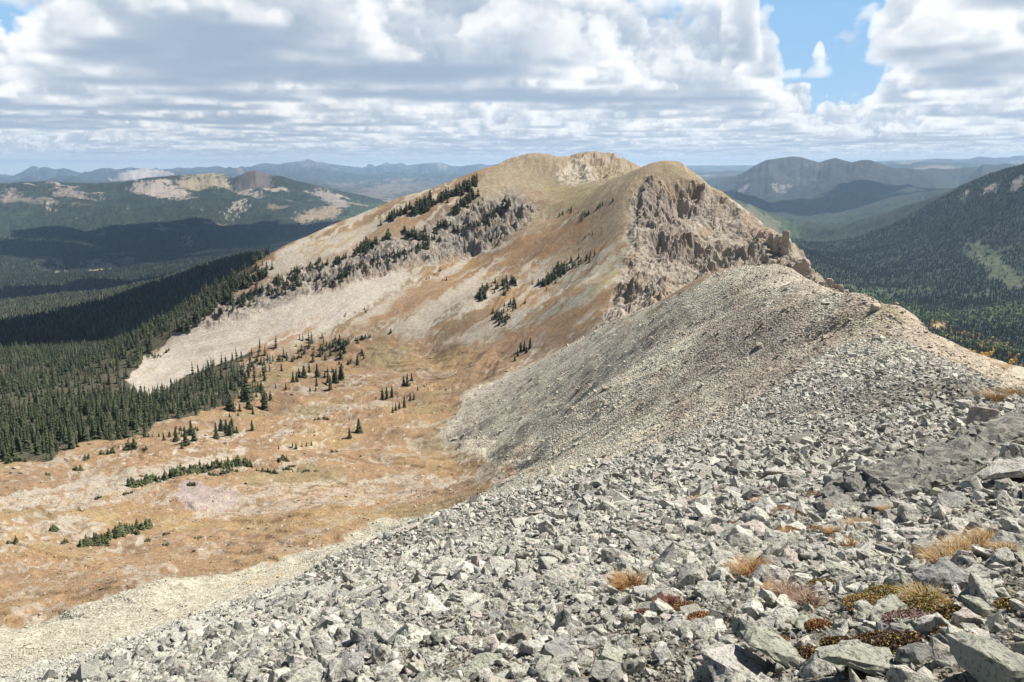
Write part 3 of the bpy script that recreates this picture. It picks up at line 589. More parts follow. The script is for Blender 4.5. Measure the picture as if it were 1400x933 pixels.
# ---------------------------------------------------------------- sky: a dome sector with cumulus marched through a noise volume
def noise_volume(n=96, seed=3):
    """tiling billow noise"""
    g = np.random.default_rng(seed); out = np.zeros((n, n, n), np.float32); amp = 1.0; tot = 0
    for k in (4, 8, 16, 32):
        c = g.standard_normal((k, k, k)).astype(np.float32)
        idx = np.arange(n)*k/n; i0 = np.floor(idx).astype(int); f = (idx-i0).astype(np.float32); f = f*f*(3-2*f)
        for ax in range(3):
            a = np.take(c, i0 % k, ax); b = np.take(c, (i0+1) % k, ax)
            sh = [1, 1, 1]; sh[ax] = n; ff = f.reshape(sh); c = a + ff*(b-a)
        v = 1 - np.abs(c)*1.25 if k > 4 else c*0.9
        out += amp*v; tot += amp; amp *= 0.56
    out -= out.mean(); out /= out.std()
    return out
VOL = noise_volume(); VN = 96; VOLF = VOL.ravel()
def vsample(x, y, z):
    """trilinear, coordinates in volume tiles"""
    x = (x*VN).astype(np.float32); y = (y*VN).astype(np.float32); z = (z*VN).astype(np.float32)
    xi = np.floor(x); yi = np.floor(y); zi = np.floor(z)
    fx = x-xi; fy = y-yi; fz = z-zi
    x0 = xi.astype(np.int32) % VN; y0 = yi.astype(np.int32) % VN; z0 = zi.astype(np.int32) % VN
    x1 = (x0+1) % VN; y1 = (y0+1) % VN; z1 = (z0+1) % VN
    A = VN*VN
    a00 = x0*A + y0*VN; a01 = x0*A + y1*VN; a10 = x1*A + y0*VN; a11 = x1*A + y1*VN
    c0 = (VOLF[a00+z0]*(1-fy)+VOLF[a01+z0]*fy)*(1-fx)+(VOLF[a10+z0]*(1-fy)+VOLF[a11+z0]*fy)*fx
    c1 = (VOLF[a00+z1]*(1-fy)+VOLF[a01+z1]*fy)*(1-fx)+(VOLF[a10+z1]*(1-fy)+VOLF[a11+z1]*fy)*fx
    return c0 + (c1-c0)*fz
H0, H1 = 1050.0, 2650.0
# cloud banks and blue gaps, given where their bases stand in the sky (image column, row, strength, half width, half height)
BANKS = [(120,70,.45,160,45),(330,40,.15,120,40),(480,75,.55,190,30),(640,112,.5,220,16),(760,60,.25,130,50),(60,150,.55,200,14),(300,160,.25,200,12),(250,120,.25,160,22),(900,120,.35,120,16),
  (980,150,.2,120,14),(1010,40,.35,45,26),(1320,60,.6,130,32),(1240,125,.35,80,10),(1380,150,.25,90,15),(560,185,.25,400,10),(1340,185,.3,200,10),(300,205,.3,400,8),(800,200,.3,300,8),
  (910,64,-.85,40,34),(965,88,-.85,50,20),(1090,60,-.82,42,48),(1163,72,-.8,36,30),(1060,25,-.4,25,40),(1200,140,-1.0,70,10),(1160,158,-.75,80,9),(1125,98,-.25,30,20),(1120,60,.35,22,20),(1060,78,.3,25,14),(880,12,-.8,40,16),(1180,15,-.1,60,15),(1140,110,.3,40,10),(1010,5,.5,40,20),
  (1075,170,.35,60,10),(130,180,-.5,130,6),(40,195,-.5,90,5),(420,195,-.2,160,5),(700,165,.3,120,12)]
def cover2(x, y):
    """how much cloud stands over a spot"""
    th = np.arctan2(x, y); d = np.hypot(x, y)
    px, py = project(x, y, np.full_like(x, H0+250))
    c = 0.11 + 0.36*noise(x/6500+9.3, y/6500+2.1, 171) + 0.62*noise(x/2050, y/2050, 175) + 0.30*noise(x/950, y/950, 177)
    for bx, by, a, sx, sy in BANKS:
        c = c + a*np.exp(-((px-bx)/sx)**2-((py-by)/sy)**2)
    return np.clip(c, -1, 1.15)
def make_sky(dome_r=160000.0, nsteps=200):
    azf = np.arctan(np.linspace(-0.76, 0.76, 1150)); cs = np.arange(azf[-1]+.03, R_(50), .03)
    az = np.concatenate([-cs[::-1], azf, cs])
    el = np.radians(np.concatenate([np.arange(-3, -0.6, 0.3), np.arange(-0.6, 11.6, 0.058), np.arange(11.9, 17, 0.9)]))
    A, E = np.meshgrid(az, el); shp = A.shape
    gr = np.clip(E/R_(12), 0, 1)[..., None]
    zen, hor = np.array([.27, .50, .78]), np.array([.62, .76, .88])
    base = hor + (zen-hor)*(1-np.exp(-3.0*gr))/(1-math.exp(-3.0))
    base = base + (np.array([1.45, 1.42, 1.36])-base)*(np.clip(1-np.degrees(E)/2.6, 0, 1)**1.3)[..., None]
    out = base.copy()
    live = (E > R_(0.2)) & (E < R_(30)) & (np.abs(A) < R_(42))
    a = A[live]; e = E[live]
    se, ce = np.sin(e), np.cos(e); sx, sy = np.sin(a)*ce, np.cos(a)*ce
    T = np.ones(len(a), np.float32); col_ = np.zeros((len(a), 3), np.float32)
    jit = np.random.default_rng(5).random(len(a)).astype(np.float32)
    dz = (H1-H0)/nsteps
    sunx, suny, sunz = SUNV
    lit = np.array([.99, .985, .97], np.float32); shade = np.array([.22, .32, .46], np.float32)
    for k in range(nsteps):
        act = np.where(T > 0.02)[0]
        if not len(act): break
        z = H0 + dz*(k + jit[act])
        d = z/se[act]; ok = d < 260000; act = act[ok]; z = z[ok]; d = d[ok]
        if not len(act): continue
        x, y = sx[act]*d, sy[act]*d
        cv = cover2(x, y); hf = (z-H0)/(H1-H0)
        top = np.clip((cv-0.08)*1.5, 0.05, 1.0)                         # taller where there is more cloud
        q = cv - 0.25 - 0.62*(hf/(top+.10))**2.2
        m = q > -0.45
        if not m.any(): continue
        act, x, y, z, d, cv, hf, top, q = (v[m] for v in (act, x, y, z, d, cv, hf, top, q))
        far_ = np.clip(1.15-d/50000, 0.15, 1)*0.13
        n = vsample(x/2900, y/2900, z/2200) * 0.17 + vsample(x/1300+.3, y/1300, z/1100) * far_
        dn = np.clip((q + n)/0.10, 0, 1)*np.clip(hf/0.03, 0, 1)
        s = dn > 0.003
        if not s.any(): continue
        act, x, y, z, d, cv, hf, top, q, n, dn, far_ = (v[s] for v in (act, x, y, z, d, cv, hf, top, q, n, dn, far_))
        o = 260.0
        n2 = vsample((x+sunx*o)/2900, (y+suny*o)/2900, (z+sunz*o)/2200) * 0.17 + vsample((x+sunx*o)/1300+.3, (y+suny*o)/1300, (z+sunz*o)/1100) * far_
        tau = np.clip(top*1.05 - hf, 0, 1)*4.2*np.clip(cv*1.6, 0.2, 1.8)  # cloud left above towards the sun
        L = np.exp(-tau)*0.75 + 0.25*np.exp(-tau*0.3)
        L = L*np.clip(0.86 + (n-n2)*2.6, 0.40, 1.3) + 0.10
        cc = shade + (lit-shade)*np.clip(L, 0, 1.05)[:, None]
        fade = (1-np.exp(-d/170000))[:, None]
        cc = cc*(1-fade) + np.array([.80, .87, .93])*fade
        step = dz/se[act]
        al = 1-np.exp(-dn*step*0.0042)
        col_[act] += (T[act]*al)[:, None]*cc; T[act] *= 1-al
    hz = np.clip((e-R_(0.12))/R_(0.75), 0, 1)
    al = (1-T)*hz
    out[live] = base[live]*(1-al[:, None]) + (col_/np.maximum(1-T, 1e-4)[:, None])*al[:, None]
    return az, el, A, E, out
SKY_AZ, SKY_EL, SKA, SKE, SKC = make_sky()

def build_sky(dome_r=160000.0, level=1.0):
    na, ne = len(SKY_AZ), len(SKY_EL)
    V = np.stack([np.sin(SKA)*np.cos(SKE), np.cos(SKA)*np.cos(SKE), np.sin(SKE)], -1).reshape(-1, 3)*dome_r
    ii = (np.arange(ne-1)[:, None]*na + np.arange(na-1)[None]).ravel()
    m = bpy.data.materials.new('sky_light'); m.use_nodes = True; N = m.node_tree.nodes; Lk = m.node_tree.links; N.clear()
    at = N.new('ShaderNodeAttribute'); at.attribute_name = 'albedo'
    em = N.new('ShaderNodeEmission'); em.inputs['Strength'].default_value = level
    o = N.new('ShaderNodeOutputMaterial'); Lk.new(at.outputs['Color'], em.inputs[0]); Lk.new(em.outputs[0], o.inputs[0])
    try: m.cycles.emission_sampling = 'NONE'
    except Exception: pass
    me = np_mesh('sky', V, np.stack([ii, ii+na, ii+na+1, ii+1], -1), m, True, SKC.reshape(-1, 3), 4)
    tag(link(bpy.data.objects.new('sky', me)), kind='structure')
SKY_LEVEL = 0.75
build_sky(level=SKY_LEVEL)

# ---------------------------------------------------------------- air
print('terrain top', ZF.max(), 'low', ZF.min())
def build_haze(density=3.3e-5):
    z0 = float(ZF.min())-1.0; z1 = float(ZF.max())+25
    x0, x1, y0, y1 = -46000, 46000, -7000, 56000
    V = np.array([(x, y, z) for z in (z0, z1) for y in (y0, y1) for x in (x0, x1)], float)
    F = np.array([(0,2,3,1),(4,5,7,6),(0,1,5,4),(2,6,7,3),(0,4,6,2),(1,3,7,5)])
    m = bpy.data.materials.new('air'); m.use_nodes = True; N = m.node_tree.nodes; Lk = m.node_tree.links; N.clear()
    v = N.new('ShaderNodeVolumePrincipled'); v.inputs['Density'].default_value = density; v.inputs['Color'].default_value = (0.48, 0.71, 1.0, 1); v.inputs['Anisotropy'].default_value = 0.1
    o = N.new('ShaderNodeOutputMaterial'); Lk.new(v.outputs[0], o.inputs['Volume'])
    tag(link(bpy.data.objects.new('haze', np_mesh('haze', V, F, m))), kind='stuff')
build_haze()

# ---------------------------------------------------------------- clouds that stand outside the picture and shade the far valleys
def blob_cloud(name, parts, seed):
    bm = bmesh.new(); g = random.Random(seed)
    for (x, y, z, rx, ry, rz, yaw) in parts:
        M = Matrix.Translation((x, y, z)) @ Matrix.Rotation(yaw, 4, 'Z') @ Matrix.Diagonal((rx, ry, rz, 1))
        bmesh.ops.create_icosphere(bm, subdivisions=4, radius=1.0, matrix=M)
    me = bpy.data.meshes.new(name); bm.to_mesh(me); bm.free()
    n = len(me.vertices); co = np.empty(n*3, np.float32); me.vertices.foreach_get('co', co); co = co.reshape(-1, 3)
    k = parts[0][3]*0.35
    f = fbm(co[:, 0]/k + seed, co[:, 1]/k + co[:, 2]/k*0.7, 4, 181)
    cen = np.array([p[:3] for p in parts]).mean(0)
    d = co - cen; co = co + d/np.linalg.norm(d, axis=1, keepdims=True)*(f[:, None]*k*1.1)*np.array([1, 1, .35])
    base = min(p[2]-p[5]*0.5 for p in parts)
    co[:, 2] = np.maximum(co[:, 2], base)
    me.vertices.foreach_set('co', co.astype(np.float32).ravel()); me.polygons.foreach_set('use_smooth', np.ones(len(me.polygons), bool))
    me.update()
    return me
M_cloud = bpy.data.materials.new('cloud_white'); M_cloud.use_nodes = True
M_cloud.node_tree.nodes['Principled BSDF'].inputs['Base Color'].default_value = (.9, .9, .9, 1); M_cloud.node_tree.nodes['Principled BSDF'].inputs['Roughness'].default_value = 1
def shade_cloud(marks, seed):
    """a cloud that stands between the sun and the given stretches of country: (column, row, distance, half length, half width, direction)"""
    parts = []; top = float(ZF.max())+25
    for px, py, r, hl, hw, yaw in marks:
        th, lr, z = survey(px, py, r); x, y = r*math.sin(th), r*math.cos(th)
        H = max(0.34*r*1.12, 1300.0, top + hw*.5 + 60); t = (H - z)/SUNV.z
        parts.append((x+SUNV.x*t, y+SUNV.y*t, H, hl, hw, min(hw, hl)*.45, R_(yaw)))
    o = link(bpy.data.objects.new('cloud', blob_cloud('cloud', parts, seed)))
    o.data.materials.append(M_cloud); tag(o, kind='structure')
shade_cloud([(330,362,1850,330,150,65), (210,412,1600,330,150,60), (90,462,1300,260,130,60)], 3)
shade_cloud([(60,412,3700,700,260,0), (170,400,3900,500,160,0)], 5)
shade_cloud([(90,345,5900,1500,420,0), (300,318,6700,1500,600,8), (450,318,6500,1000,520,5), (-60,330,6300,1000,500,0)], 8)
shade_cloud([(1130,285,10200,1500,500,0), (1230,262,11800,1200,500,20)], 12)
# ---------------------------------------------------------------- rubble: angular stones
def rock_material():
    m = bpy.data.materials.new('lichened_rock'); m.use_nodes = True; nt = m.node_tree; N = nt.nodes; Lk = nt.links
    b = N['Principled BSDF']; b.inputs['Roughness'].default_value = 0.92; b.inputs['Specular IOR Level'].default_value = 0.2
    at = N.new('ShaderNodeAttribute'); at.attribute_name = 'albedo'
    geo = N.new('ShaderNodeNewGeometry')
    def tex(scale, detail, rough=0.6):
        t = N.new('ShaderNodeTexNoise'); t.inputs['Scale'].default_value = scale; t.inputs['Detail'].default_value = detail; t.inputs['Roughness'].default_value = rough
        Lk.new(geo.outputs['Position'], t.inputs['Vector']); return t.outputs['Fac']
    def rng_(src, a, b_, lo=0.0, hi=1.0):
        r = N.new('ShaderNodeMapRange'); r.inputs[1].default_value = a; r.inputs[2].default_value = b_; r.inputs[3].default_value = lo; r.inputs[4].default_value = hi
        Lk.new(src, r.inputs[0]); return r.outputs[0]
    def mix(f, a, c):
        x = N.new('ShaderNodeMix'); x.data_type = 'RGBA'; Lk.new(f, x.inputs[0]); Lk.new(a, x.inputs[6])
        x.inputs[7].default_value = (*c, 1); return x.outputs[2]
    c = at.outputs['Color']
    c = mix(rng_(tex(9, 5), .52, .64, 0, .5), c, (.42, .43, .31))         # pale green lichen
    c = mix(rng_(tex(34, 4, .65), .555, .625, 0, .85), c, (.085, .085, .072))
    c = mix(rng_(tex(85, 3, .6), .54, .64, 0, .6), c, (.14, .14, .12))
    c = mix(rng_(tex(6, 3, .6), .60, .68, 0, .6), c, (.17, .17, .155))  # dark lichen specks
    c = mix(rng_(tex(3.1, 4), .60, .72, 0, .5), c, (.33, .25, .19))        # rusty faces
    c = mix(rng_(tex(21, 3), .62, .70, 0, .6), c, (.60, .58, .50))         # clean pale chips
    Lk.new(c, b.inputs['Base Color'])
    bp = N.new('ShaderNodeBump'); bp.inputs['Strength'].default_value = 0.75; bp.inputs['Distance'].default_value = 0.045
    Lk.new(tex(26, 7, .7), bp.inputs['Height']); Lk.new(bp.outputs[0], b.inputs['Normal'])
    return m
M_rock = rock_material()
def hull(npts, dims, g, box=0.6):
    bm = bmesh.new()
    for _ in range(npts):
        v = np.array([g.uniform(-1, 1) for _ in range(3)])
        w = v/max(abs(v).max(), 1e-3); s = v/np.linalg.norm(v)
        v = (w*box + s*(1-box)) * g.uniform(.86, 1.0)
        bm.verts.new(v*np.array(dims)*0.5)
    r = bmesh.ops.convex_hull(bm, input=bm.verts)
    bmesh.ops.delete(bm, geom=[v for v in bm.verts if not v.link_faces], context='VERTS')
    return bm
def bm_arrays(bm):
    bmesh.ops.triangulate(bm, faces=bm.faces[:]); bm.verts.index_update()
    V = np.array([v.co[:] for v in bm.verts], np.float32); F = np.array([[v.index for v in f.verts] for f in bm.faces], np.int32)
    bm.free(); return V, F
SHAPES = [('slab', (1.15, .85, .34)), ('block', (1.0, .78, .62)), ('wedge', (1.1, .62, .50)), ('shard', (1.25, .5, .36)), ('lump', (.95, .85, .7))]
_g = random.Random(21)
LOW, MIDR, HIGH = [], [], []
for k in range(30):
    nm, d = SHAPES[k % 5]; LOW.append(bm_arrays(hull(8, d, _g)))
for k in range(30):
    nm, d = SHAPES[k % 5]; MIDR.append(bm_arrays(hull(13, d, _g)))
def high_rock(d, seed, cuts=3, rough=.035, npts=15, lod=2):
    g = random.Random(seed); bm = hull(npts, d, g, .7)
    bmesh.ops.dissolve_limit(bm, angle_limit=R_(9), verts=bm.verts[:], edges=bm.edges[:])
    bmesh.ops.bevel(bm, geom=bm.edges[:], offset=.035, segments=1, affect='EDGES', clamp_overlap=True)
    bmesh.ops.triangulate(bm, faces=bm.faces[:])
    bmesh.ops.subdivide_edges(bm, edges=[e for e in bm.edges if e.calc_length() > .16], cuts=2 if lod > 1 else 1, use_grid_fill=True)
    bmesh.ops.triangulate(bm, faces=bm.faces[:])
    if lod > 1: bmesh.ops.subdivide_edges(bm, edges=[e for e in bm.edges if e.calc_length() > .12], cuts=1, use_grid_fill=True)
    bmesh.ops.recalc_face_normals(bm, faces=bm.faces[:]); bm.normal_update()
    co = np.array([v.co[:] for v in bm.verts]); nn = np.array([v.normal[:] for v in bm.verts])
    f = fbm(co[:, 0]*4.2 + seed*1.7 + co[:, 2]*2.6, co[:, 1]*4.2 + co[:, 2]*3.1, 4, 191)
    st = np.abs(noise(co[:, 2]*9 + f*2, co[:, 0]*1.2 + seed, 195))
    co = co + nn*((f*rough*1.5 - st*rough*.7)[:, None])
    for v, c in zip(bm.verts, co): v.co = c
    return bm_arrays(bm)
NEARR = [high_rock(SHAPES[k % 5][1], 500+k, lod=1) for k in range(25)]
for k in range(25):
    HIGH.append((SHAPES[k % 5][0], high_rock(SHAPES[k % 5][1], 300+k)))
for k in range(5): HIGH.append(('crag', high_rock((1.35, .85, .42), 700+k, rough=.10, npts=22)))
def rot_mats(n, g, tilt):
    yaw = g.random(n)*2*np.pi; ax = g.random(n)*2*np.pi; tl = np.clip(g.normal(0, tilt, n), -1.5, 1.5)
    cy, sy = np.cos(yaw), np.sin(yaw)
    Z = np.zeros((n, 3, 3)); Z[:, 0, 0] = cy; Z[:, 0, 1] = -sy; Z[:, 1, 0] = sy; Z[:, 1, 1] = cy; Z[:, 2, 2] = 1
    kx, ky = np.cos(ax), np.sin(ax); c, s = np.cos(tl), np.sin(tl); C_ = 1-c
    T = np.zeros((n, 3, 3)); T[:, 0, 0] = c+kx*kx*C_; T[:, 0, 1] = kx*ky*C_; T[:, 0, 2] = ky*s; T[:, 1, 0] = kx*ky*C_; T[:, 1, 1] = c+ky*ky*C_; T[:, 1, 2] = -kx*s
    T[:, 2, 0] = -ky*s; T[:, 2, 1] = kx*s; T[:, 2, 2] = c
    return T @ Z
def rock_tint(n, g):
    base = np.array([.53, .515, .45]); v = g.normal(1.0, .17, (n, 1)); t = g.random((n, 1))
    c = np.where(t < .10, [.50, .44, .39], np.where(t < .2, [.38, .37, .345], np.where(t < .32, [.50, .50, .415], base)))
    return np.clip(c*v, .12, .78)
def seen(x, y, tol=12.0):
    """is this ground in view of the standpoint (not far below a nearer rise)"""
    r = np.hypot(x, y); th = np.arctan2(x, y); lr = np.log(r)
    i = np.clip(np.searchsorted(th_f, th)-1, 0, NC-1); j = np.clip(np.searchsorted(lr_f, lr)-1, 0, NR-1)
    return PYF[j, i] <= VISF[j, i] + tol
_, PYF = project(XX, YY, ZF); VISF = np.minimum.accumulate(np.where(RR < 1.5, 1e6, PYF), 0)
def scatter(r0, r1, per, size, g, halfang=36.5, tol=14):
    """candidate spots, even over the ground"""
    area = R_(2*halfang)*.5*(r1*r1-r0*r0); n = int(area*per)
    r = np.sqrt(g.random(n)*(r1*r1-r0*r0)+r0*r0); th = (g.random(n)*2-1)*R_(halfang)
    x, y = r*np.sin(th), r*np.cos(th); k = seen(x, y, tol); x, y = x[k], y[k]; r = r[k]
    s = size(len(x), x, y, r)
    return x, y, r, s
def soup(x, y, s, src, g, tilt=.45, sink=.10, ground=0.0, zf_=None):
    n = len(x); z = (zf_ or surf_z)(x, y) + s*sink; Rm = rot_mats(n, g, tilt); tint = rock_tint(n, g)
    if ground:      # stones of the local rock
        i = np.clip(np.searchsorted(th_f, np.arctan2(x, y))-1, 0, NC-1); j = np.clip(np.searchsorted(lr_f, np.log(np.hypot(x, y)))-1, 0, NR-1)
        tint = tint*(1-ground) + COL[j, i]*1.12*np.clip(g.normal(1, .16, (n, 1)), .5, 1.5)*ground
    pick_ = g.integers(0, len(src), n)
    st = s[:, None]*g.uniform(.85, 1.15, (n, 3))
    Vs, Fs, Cs, off = [], [], [], 0
    for k, (V, F) in enumerate(src):
        m = np.where(pick_ == k)[0]
        if not len(m): continue
        P = np.einsum('nij,nvj->nvi', Rm[m], V[None]*st[m][:, None, :]) + np.stack([x[m], y[m], z[m]], -1)[:, None, :]
        nv = len(V); Vs.append(P.reshape(-1, 3)); Fs.append((F[None] + (np.arange(len(m))*nv)[:, None, None]).reshape(-1, 3) + off)
        Cs.append(np.repeat(tint[m], nv, 0)); off += nv*len(m)
    return np.concatenate(Vs), np.concatenate(Fs), np.concatenate(Cs)
g1 = np.random.default_rng(31)
def tiny(n, x, y, r): return g1.uniform(.025, .06, n)*np.clip(r/4, .8, 1.8)
def coarse(x, y):   # bigger stones lie together
    return np.exp(0.55*fbm(x/3.5, y/3.5, 3, 201))
def sz_near(n, x, y, r):
    s = (.75+.35*np.clip(r/12, 0, 1))*np.exp(g1.normal(math.log(.060), .58, n))*coarse(x, y)
    return np.clip(s*np.where((x > .25*y) & (r < 22), 1.2, 1.0), .03, np.minimum(.06*r, .5))
def sz_mid(n, x, y, r): return np.clip(np.exp(g1.normal(math.log(.145), .47, n))*coarse(x, y), .07, .8)
def sz_far(n, x, y, r): return np.clip(np.exp(g1.normal(math.log(.27), .46, n))*coarse(x/3, y/3)*np.where(r > 135, 1.25, 1), .15, 2.2)
near_set = scatter(1.4, 15, 340, sz_near, g1, halfang=48.5)
mid_set = scatter(15, 70, 44, sz_mid, g1, halfang=48.5)
far_set = scatter(70, 135, 13, sz_far, g1, halfang=44, tol=8)
tal_set = scatter(90, 330, 2.0, sz_far, g1, halfang=37, tol=4)
# what lies on the talus only
tx, ty = tal_set[0], tal_set[1]
_i = np.clip(np.searchsorted(th_f, np.arctan2(tx, ty))-1, 0, NC-1); _j = np.clip(np.searchsorted(lr_f, np.log(tal_set[2]))-1, 0, NR-1)
kp = g1.random(len(tx)) < np.clip(stone[_j, _i], 0.04, 1)
tal_set = tuple(a[kp] for a in tal_set)
# hand-placed big stones: (column, row of its foot, width in pixels, shape, yaw, tilt about view axis, tilt away, tint, label)
pale, grey, green_, pink_, dark_ = (.52,.50,.45), (.36,.355,.34), (.44,.45,.36), (.47,.40,.35), (.25,.245,.23)
BIG = [
 (1150,676,52,'crag',20,-10,-8,(.25,.24,.215),'dark lower left tip of the layered bedrock ledge'),
 (1182,668,62,'crag',27,-13,-3,(.25,.24,.215),'dark lower block of the layered bedrock ledge'),
 (1215,664,70,'crag',34,-16,2,(.25,.24,.215),'broad dark block of the layered bedrock ledge'),
 (1248,656,72,'crag',24,-12,-5,(.25,.24,.215),'cracked dark block of the layered bedrock ledge'),
 (1282,646,74,'crag',31,-15,0,(.25,.24,.215),'mottled middle block of the layered bedrock ledge'),
 (1316,634,74,'crag',21,-11,-7,(.25,.24,.215),'mottled upper block of the layered bedrock ledge'),
 (1348,620,80,'crag',28,-14,-2,(.25,.24,.215),'thick block over the green hollow of the layered bedrock ledge'),
 (1388,606,80,'crag',35,-10,3,(.25,.24,.215),'highest block at the right border of the layered bedrock ledge'),
 (1205,684,50,'crag',25,-13,-4,(.25,.24,.215),'thin dark rib at the lower side of the layered bedrock ledge'),
 (1240,678,60,'crag',32,-16,1,(.25,.24,.215),'long dark rib at the foot of the layered bedrock ledge'),
 (1278,668,62,'crag',22,-12,-6,(.25,.24,.215),'shaded rib under the middle of the layered bedrock ledge'),
 (1312,656,54,'crag',29,-15,-1,(.25,.24,.215),'shaded rib under the upper half of the layered bedrock ledge'),
 (1232,640,44,'crag',36,-11,-8,(.25,.24,.215),'small crag on the upper side of the layered bedrock ledge'),
 (1330,604,48,'crag',26,-14,-3,(.25,.24,.215),'knobby crag on the upper side of the layered bedrock ledge'),
 (1378,660,84,'slab',20,-12,0,pale,'pale slab below the overhang of the dark bedrock ledge'),
 (1295,694,66,'slab',15,-10,0,grey,'low grey slab in front of the dark bedrock ledge'),
 (1205,700,50,'slab',25,-10,0,grey,'flat grey slab left of the low grey slab below the ledge'),
 (1010,925,112,'slab',20,18,-18,(.56,.53,.49),'large clean pale slab with a rusty edge at the foot of the slope'),
 (1060,912,130,'shard',-40,14,10,green_,'long tilted shard with green lichen lying against the clean pale slab'),
 (1288,806,96,'block',8,4,-24,grey,'large undercut block with a broad shaded brown face under the dry grass'),
 (1345,795,52,'block',60,0,0,grey,'dark grey block wedged between the undercut block and the white cube'),
 (1366,782,30,'block',20,0,0,(.6,.58,.54),'small white cube shaped stone beside the strip of dry grass'),
 (1352,582,64,'block',15,8,0,pink_,'big boulder with a brown shaded front on the skyline of the slope'),
 (1318,560,32,'lump',40,0,0,pale,'rounded pale boulder just left of the brown fronted boulder'),
 (875,752,62,'slab',-30,10,-30,pale,'pale slab leaning uphill among the rubble, largest in the middle of the slope'),
 (905,760,40,'shard',-55,30,0,pale,'pointed pale shard standing against the leaning slab'),
 (966,752,34,'block',10,0,-20,dark_,'dark shaded block above the reddish plants'),
 (1155,790,64,'slab',-20,10,0,green_,'broad lichened slab with a sharp shadowed lower edge right of the moss hollow'),
 (1210,760,40,'block',30,12,0,grey,'grey block perched above the lichened slab, its left side black with shade'),
 (1330,800,60,'wedge',30,-10,0,pale,'pale wedge pointing downhill below the white cube'),
 (1340,840,64,'lump',15,0,0,green_,'rounded greenish rock right of the yellow moss carpet'),
 (1355,925,150,'lump',25,0,0,(.42,.42,.35),'huge rounded bedrock boss crusted with lichen in the lower right'),
 (1175,925,120,'slab',10,5,0,(.42,.425,.35),'broad mottled bedrock slab under the dark heath'),
 (1250,905,62,'block',40,0,-15,dark_,'dark angular block between the two bedrock bosses'),
 (1110,860,66,'slab',-35,16,0,green_,'lichened slab tipped to the right below the pale dead stems'),
 (1145,875,40,'lump',0,0,0,grey,'grey lump with a white broken corner left of the dark heath'),
 (905,905,44,'block',20,10,0,grey,'upright grey block left of the clean pale slab'),
 (835,905,54,'block',-10,0,0,green_,'squat green grey block with a shaded notch on its top'),
 (930,860,60,'shard',25,-14,0,pale,'pale elongated stone lying below the red tuft'),
 (880,815,42,'wedge',15,0,0,pale,'pale pinkish stone right under the orange tuft'),
 (880,790,36,'shard',-50,24,0,pale,'thin upright shard right above the pinkish stone'),
 (985,655,38,'lump',0,0,0,grey,'grey boulder half way up the rubble slope'),
 (1145,665,46,'lump',0,10,0,grey,'rounded boulder with a shaded left side below the ledge'),
 (1060,655,48,'wedge',0,0,0,pale,'broad pale mound shaped boulder left of the rounded boulder'),
 (1235,700,40,'lump',20,0,0,pale,'pale angular stone below the ledge with a grassy foot'),
 (1290,650,30,'slab',0,0,0,pale,'pale flat stone on the upper ledge'),
 (720,800,40,'wedge',20,0,0,pale,'pale wedge in the middle of the fine rubble'),
 (610,880,60,'block',-10,6,0,green_,'greenish block low on the left of the rubble'),
 (660,915,70,'slab',20,0,-10,green_,'broad mottled slab at the lower left of the rubble'),
 (760,900,64,'block',45,10,0,grey,'tilted block with a pale corner left of the squat green grey block'),
 (520,900,52,'shard',0,14,0,pale,'long pale shard lying across smaller stones at the lower left'),
]
print('rocks', len(near_set[0]), len(mid_set[0]), len(far_set[0]), len(tal_set[0]))
# the largest in view of the near set become objects of their own
N_IND = 300
x, y, r, s = near_set
pxs, pys = project(x, y, surf_z(x, y))
vis = (pxs > 5) & (pxs < 1395) & (pys < 925) & (pys > 300) & (r > 2.2)
app = np.where(vis, s/np.hypot(r, 1.0), 0)
order = np.argsort(-app)
ROCKS = []      # (x, y, size, px, py, kind index)
def placed(cx, cy, w):
    p = pick(cx, cy); 
    return p
for (cx, cy, w, sh, yaw, tl, tb, tint, lab) in BIG:
    p = pick(cx, cy)
    d = math.sqrt(p[0]**2+p[1]**2+p[2]**2); w = w*(.82 if sh != 'crag' else 1.0)
    ROCKS.append(dict(x=p[0], y=p[1], z=p[2], s=w/F0*d/1.08, px=cx, py=cy, shape=sh, rot=Euler((R_(-tb), R_(tl), R_(yaw))), tint=tint, label=lab, sink=.16))
big_xy = np.array([(q['x'], q['y'], q['s']) for q in ROCKS])
taken = np.zeros(len(x), bool)
for i in order:
    if len(ROCKS) >= N_IND: break
    dd = np.hypot(big_xy[:, 0]-x[i], big_xy[:, 1]-y[i])
    if (dd < (big_xy[:, 2]*.5 + s[i]*.35)).any(): taken[i] = True; continue
    taken[i] = True
    ROCKS.append(dict(x=x[i], y=y[i], z=None, s=float(s[i]), px=float(pxs[i]), py=float(pys[i]), shape=None, label=None, sink=.12))
    if s[i] > .3: big_xy = np.vstack([big_xy, [x[i], y[i], s[i]*.7]])
inside_big = np.zeros(len(x), bool)
for bx, by, bs in big_xy[:len(BIG)]: inside_big |= np.hypot(x-bx, y-by) < bs*.30
keep = ~taken & ~inside_big
kn = keep & (r < 7.5) & (s > .055); kf = keep & ~kn
Va, Fa, Ca = soup(x[kn], y[kn], s[kn], NEARR, g1, .75, .12); Vb, Fb, Cb = soup(x[kf], y[kf], s[kf], MIDR, g1, .75, .10)
V1, F1, C1 = np.concatenate([Va, Vb]), np.concatenate([Fa, Fb+len(Va)]), np.concatenate([Ca, Cb])
print('near', kn.sum(), kf.sum(), len(Fa))
V2, F2, C2 = soup(mid_set[0], mid_set[1], mid_set[3], LOW, g1, .75, .12)
_fa = far_set[2] < 105
Vm, Fm, Cm = soup(far_set[0][_fa], far_set[1][_fa], far_set[3][_fa], LOW, g1, .5, .10); Vn, Fn, Cn = soup(far_set[0][~_fa], far_set[1][~_fa], far_set[3][~_fa], LOW, g1, .45, .10, .85)
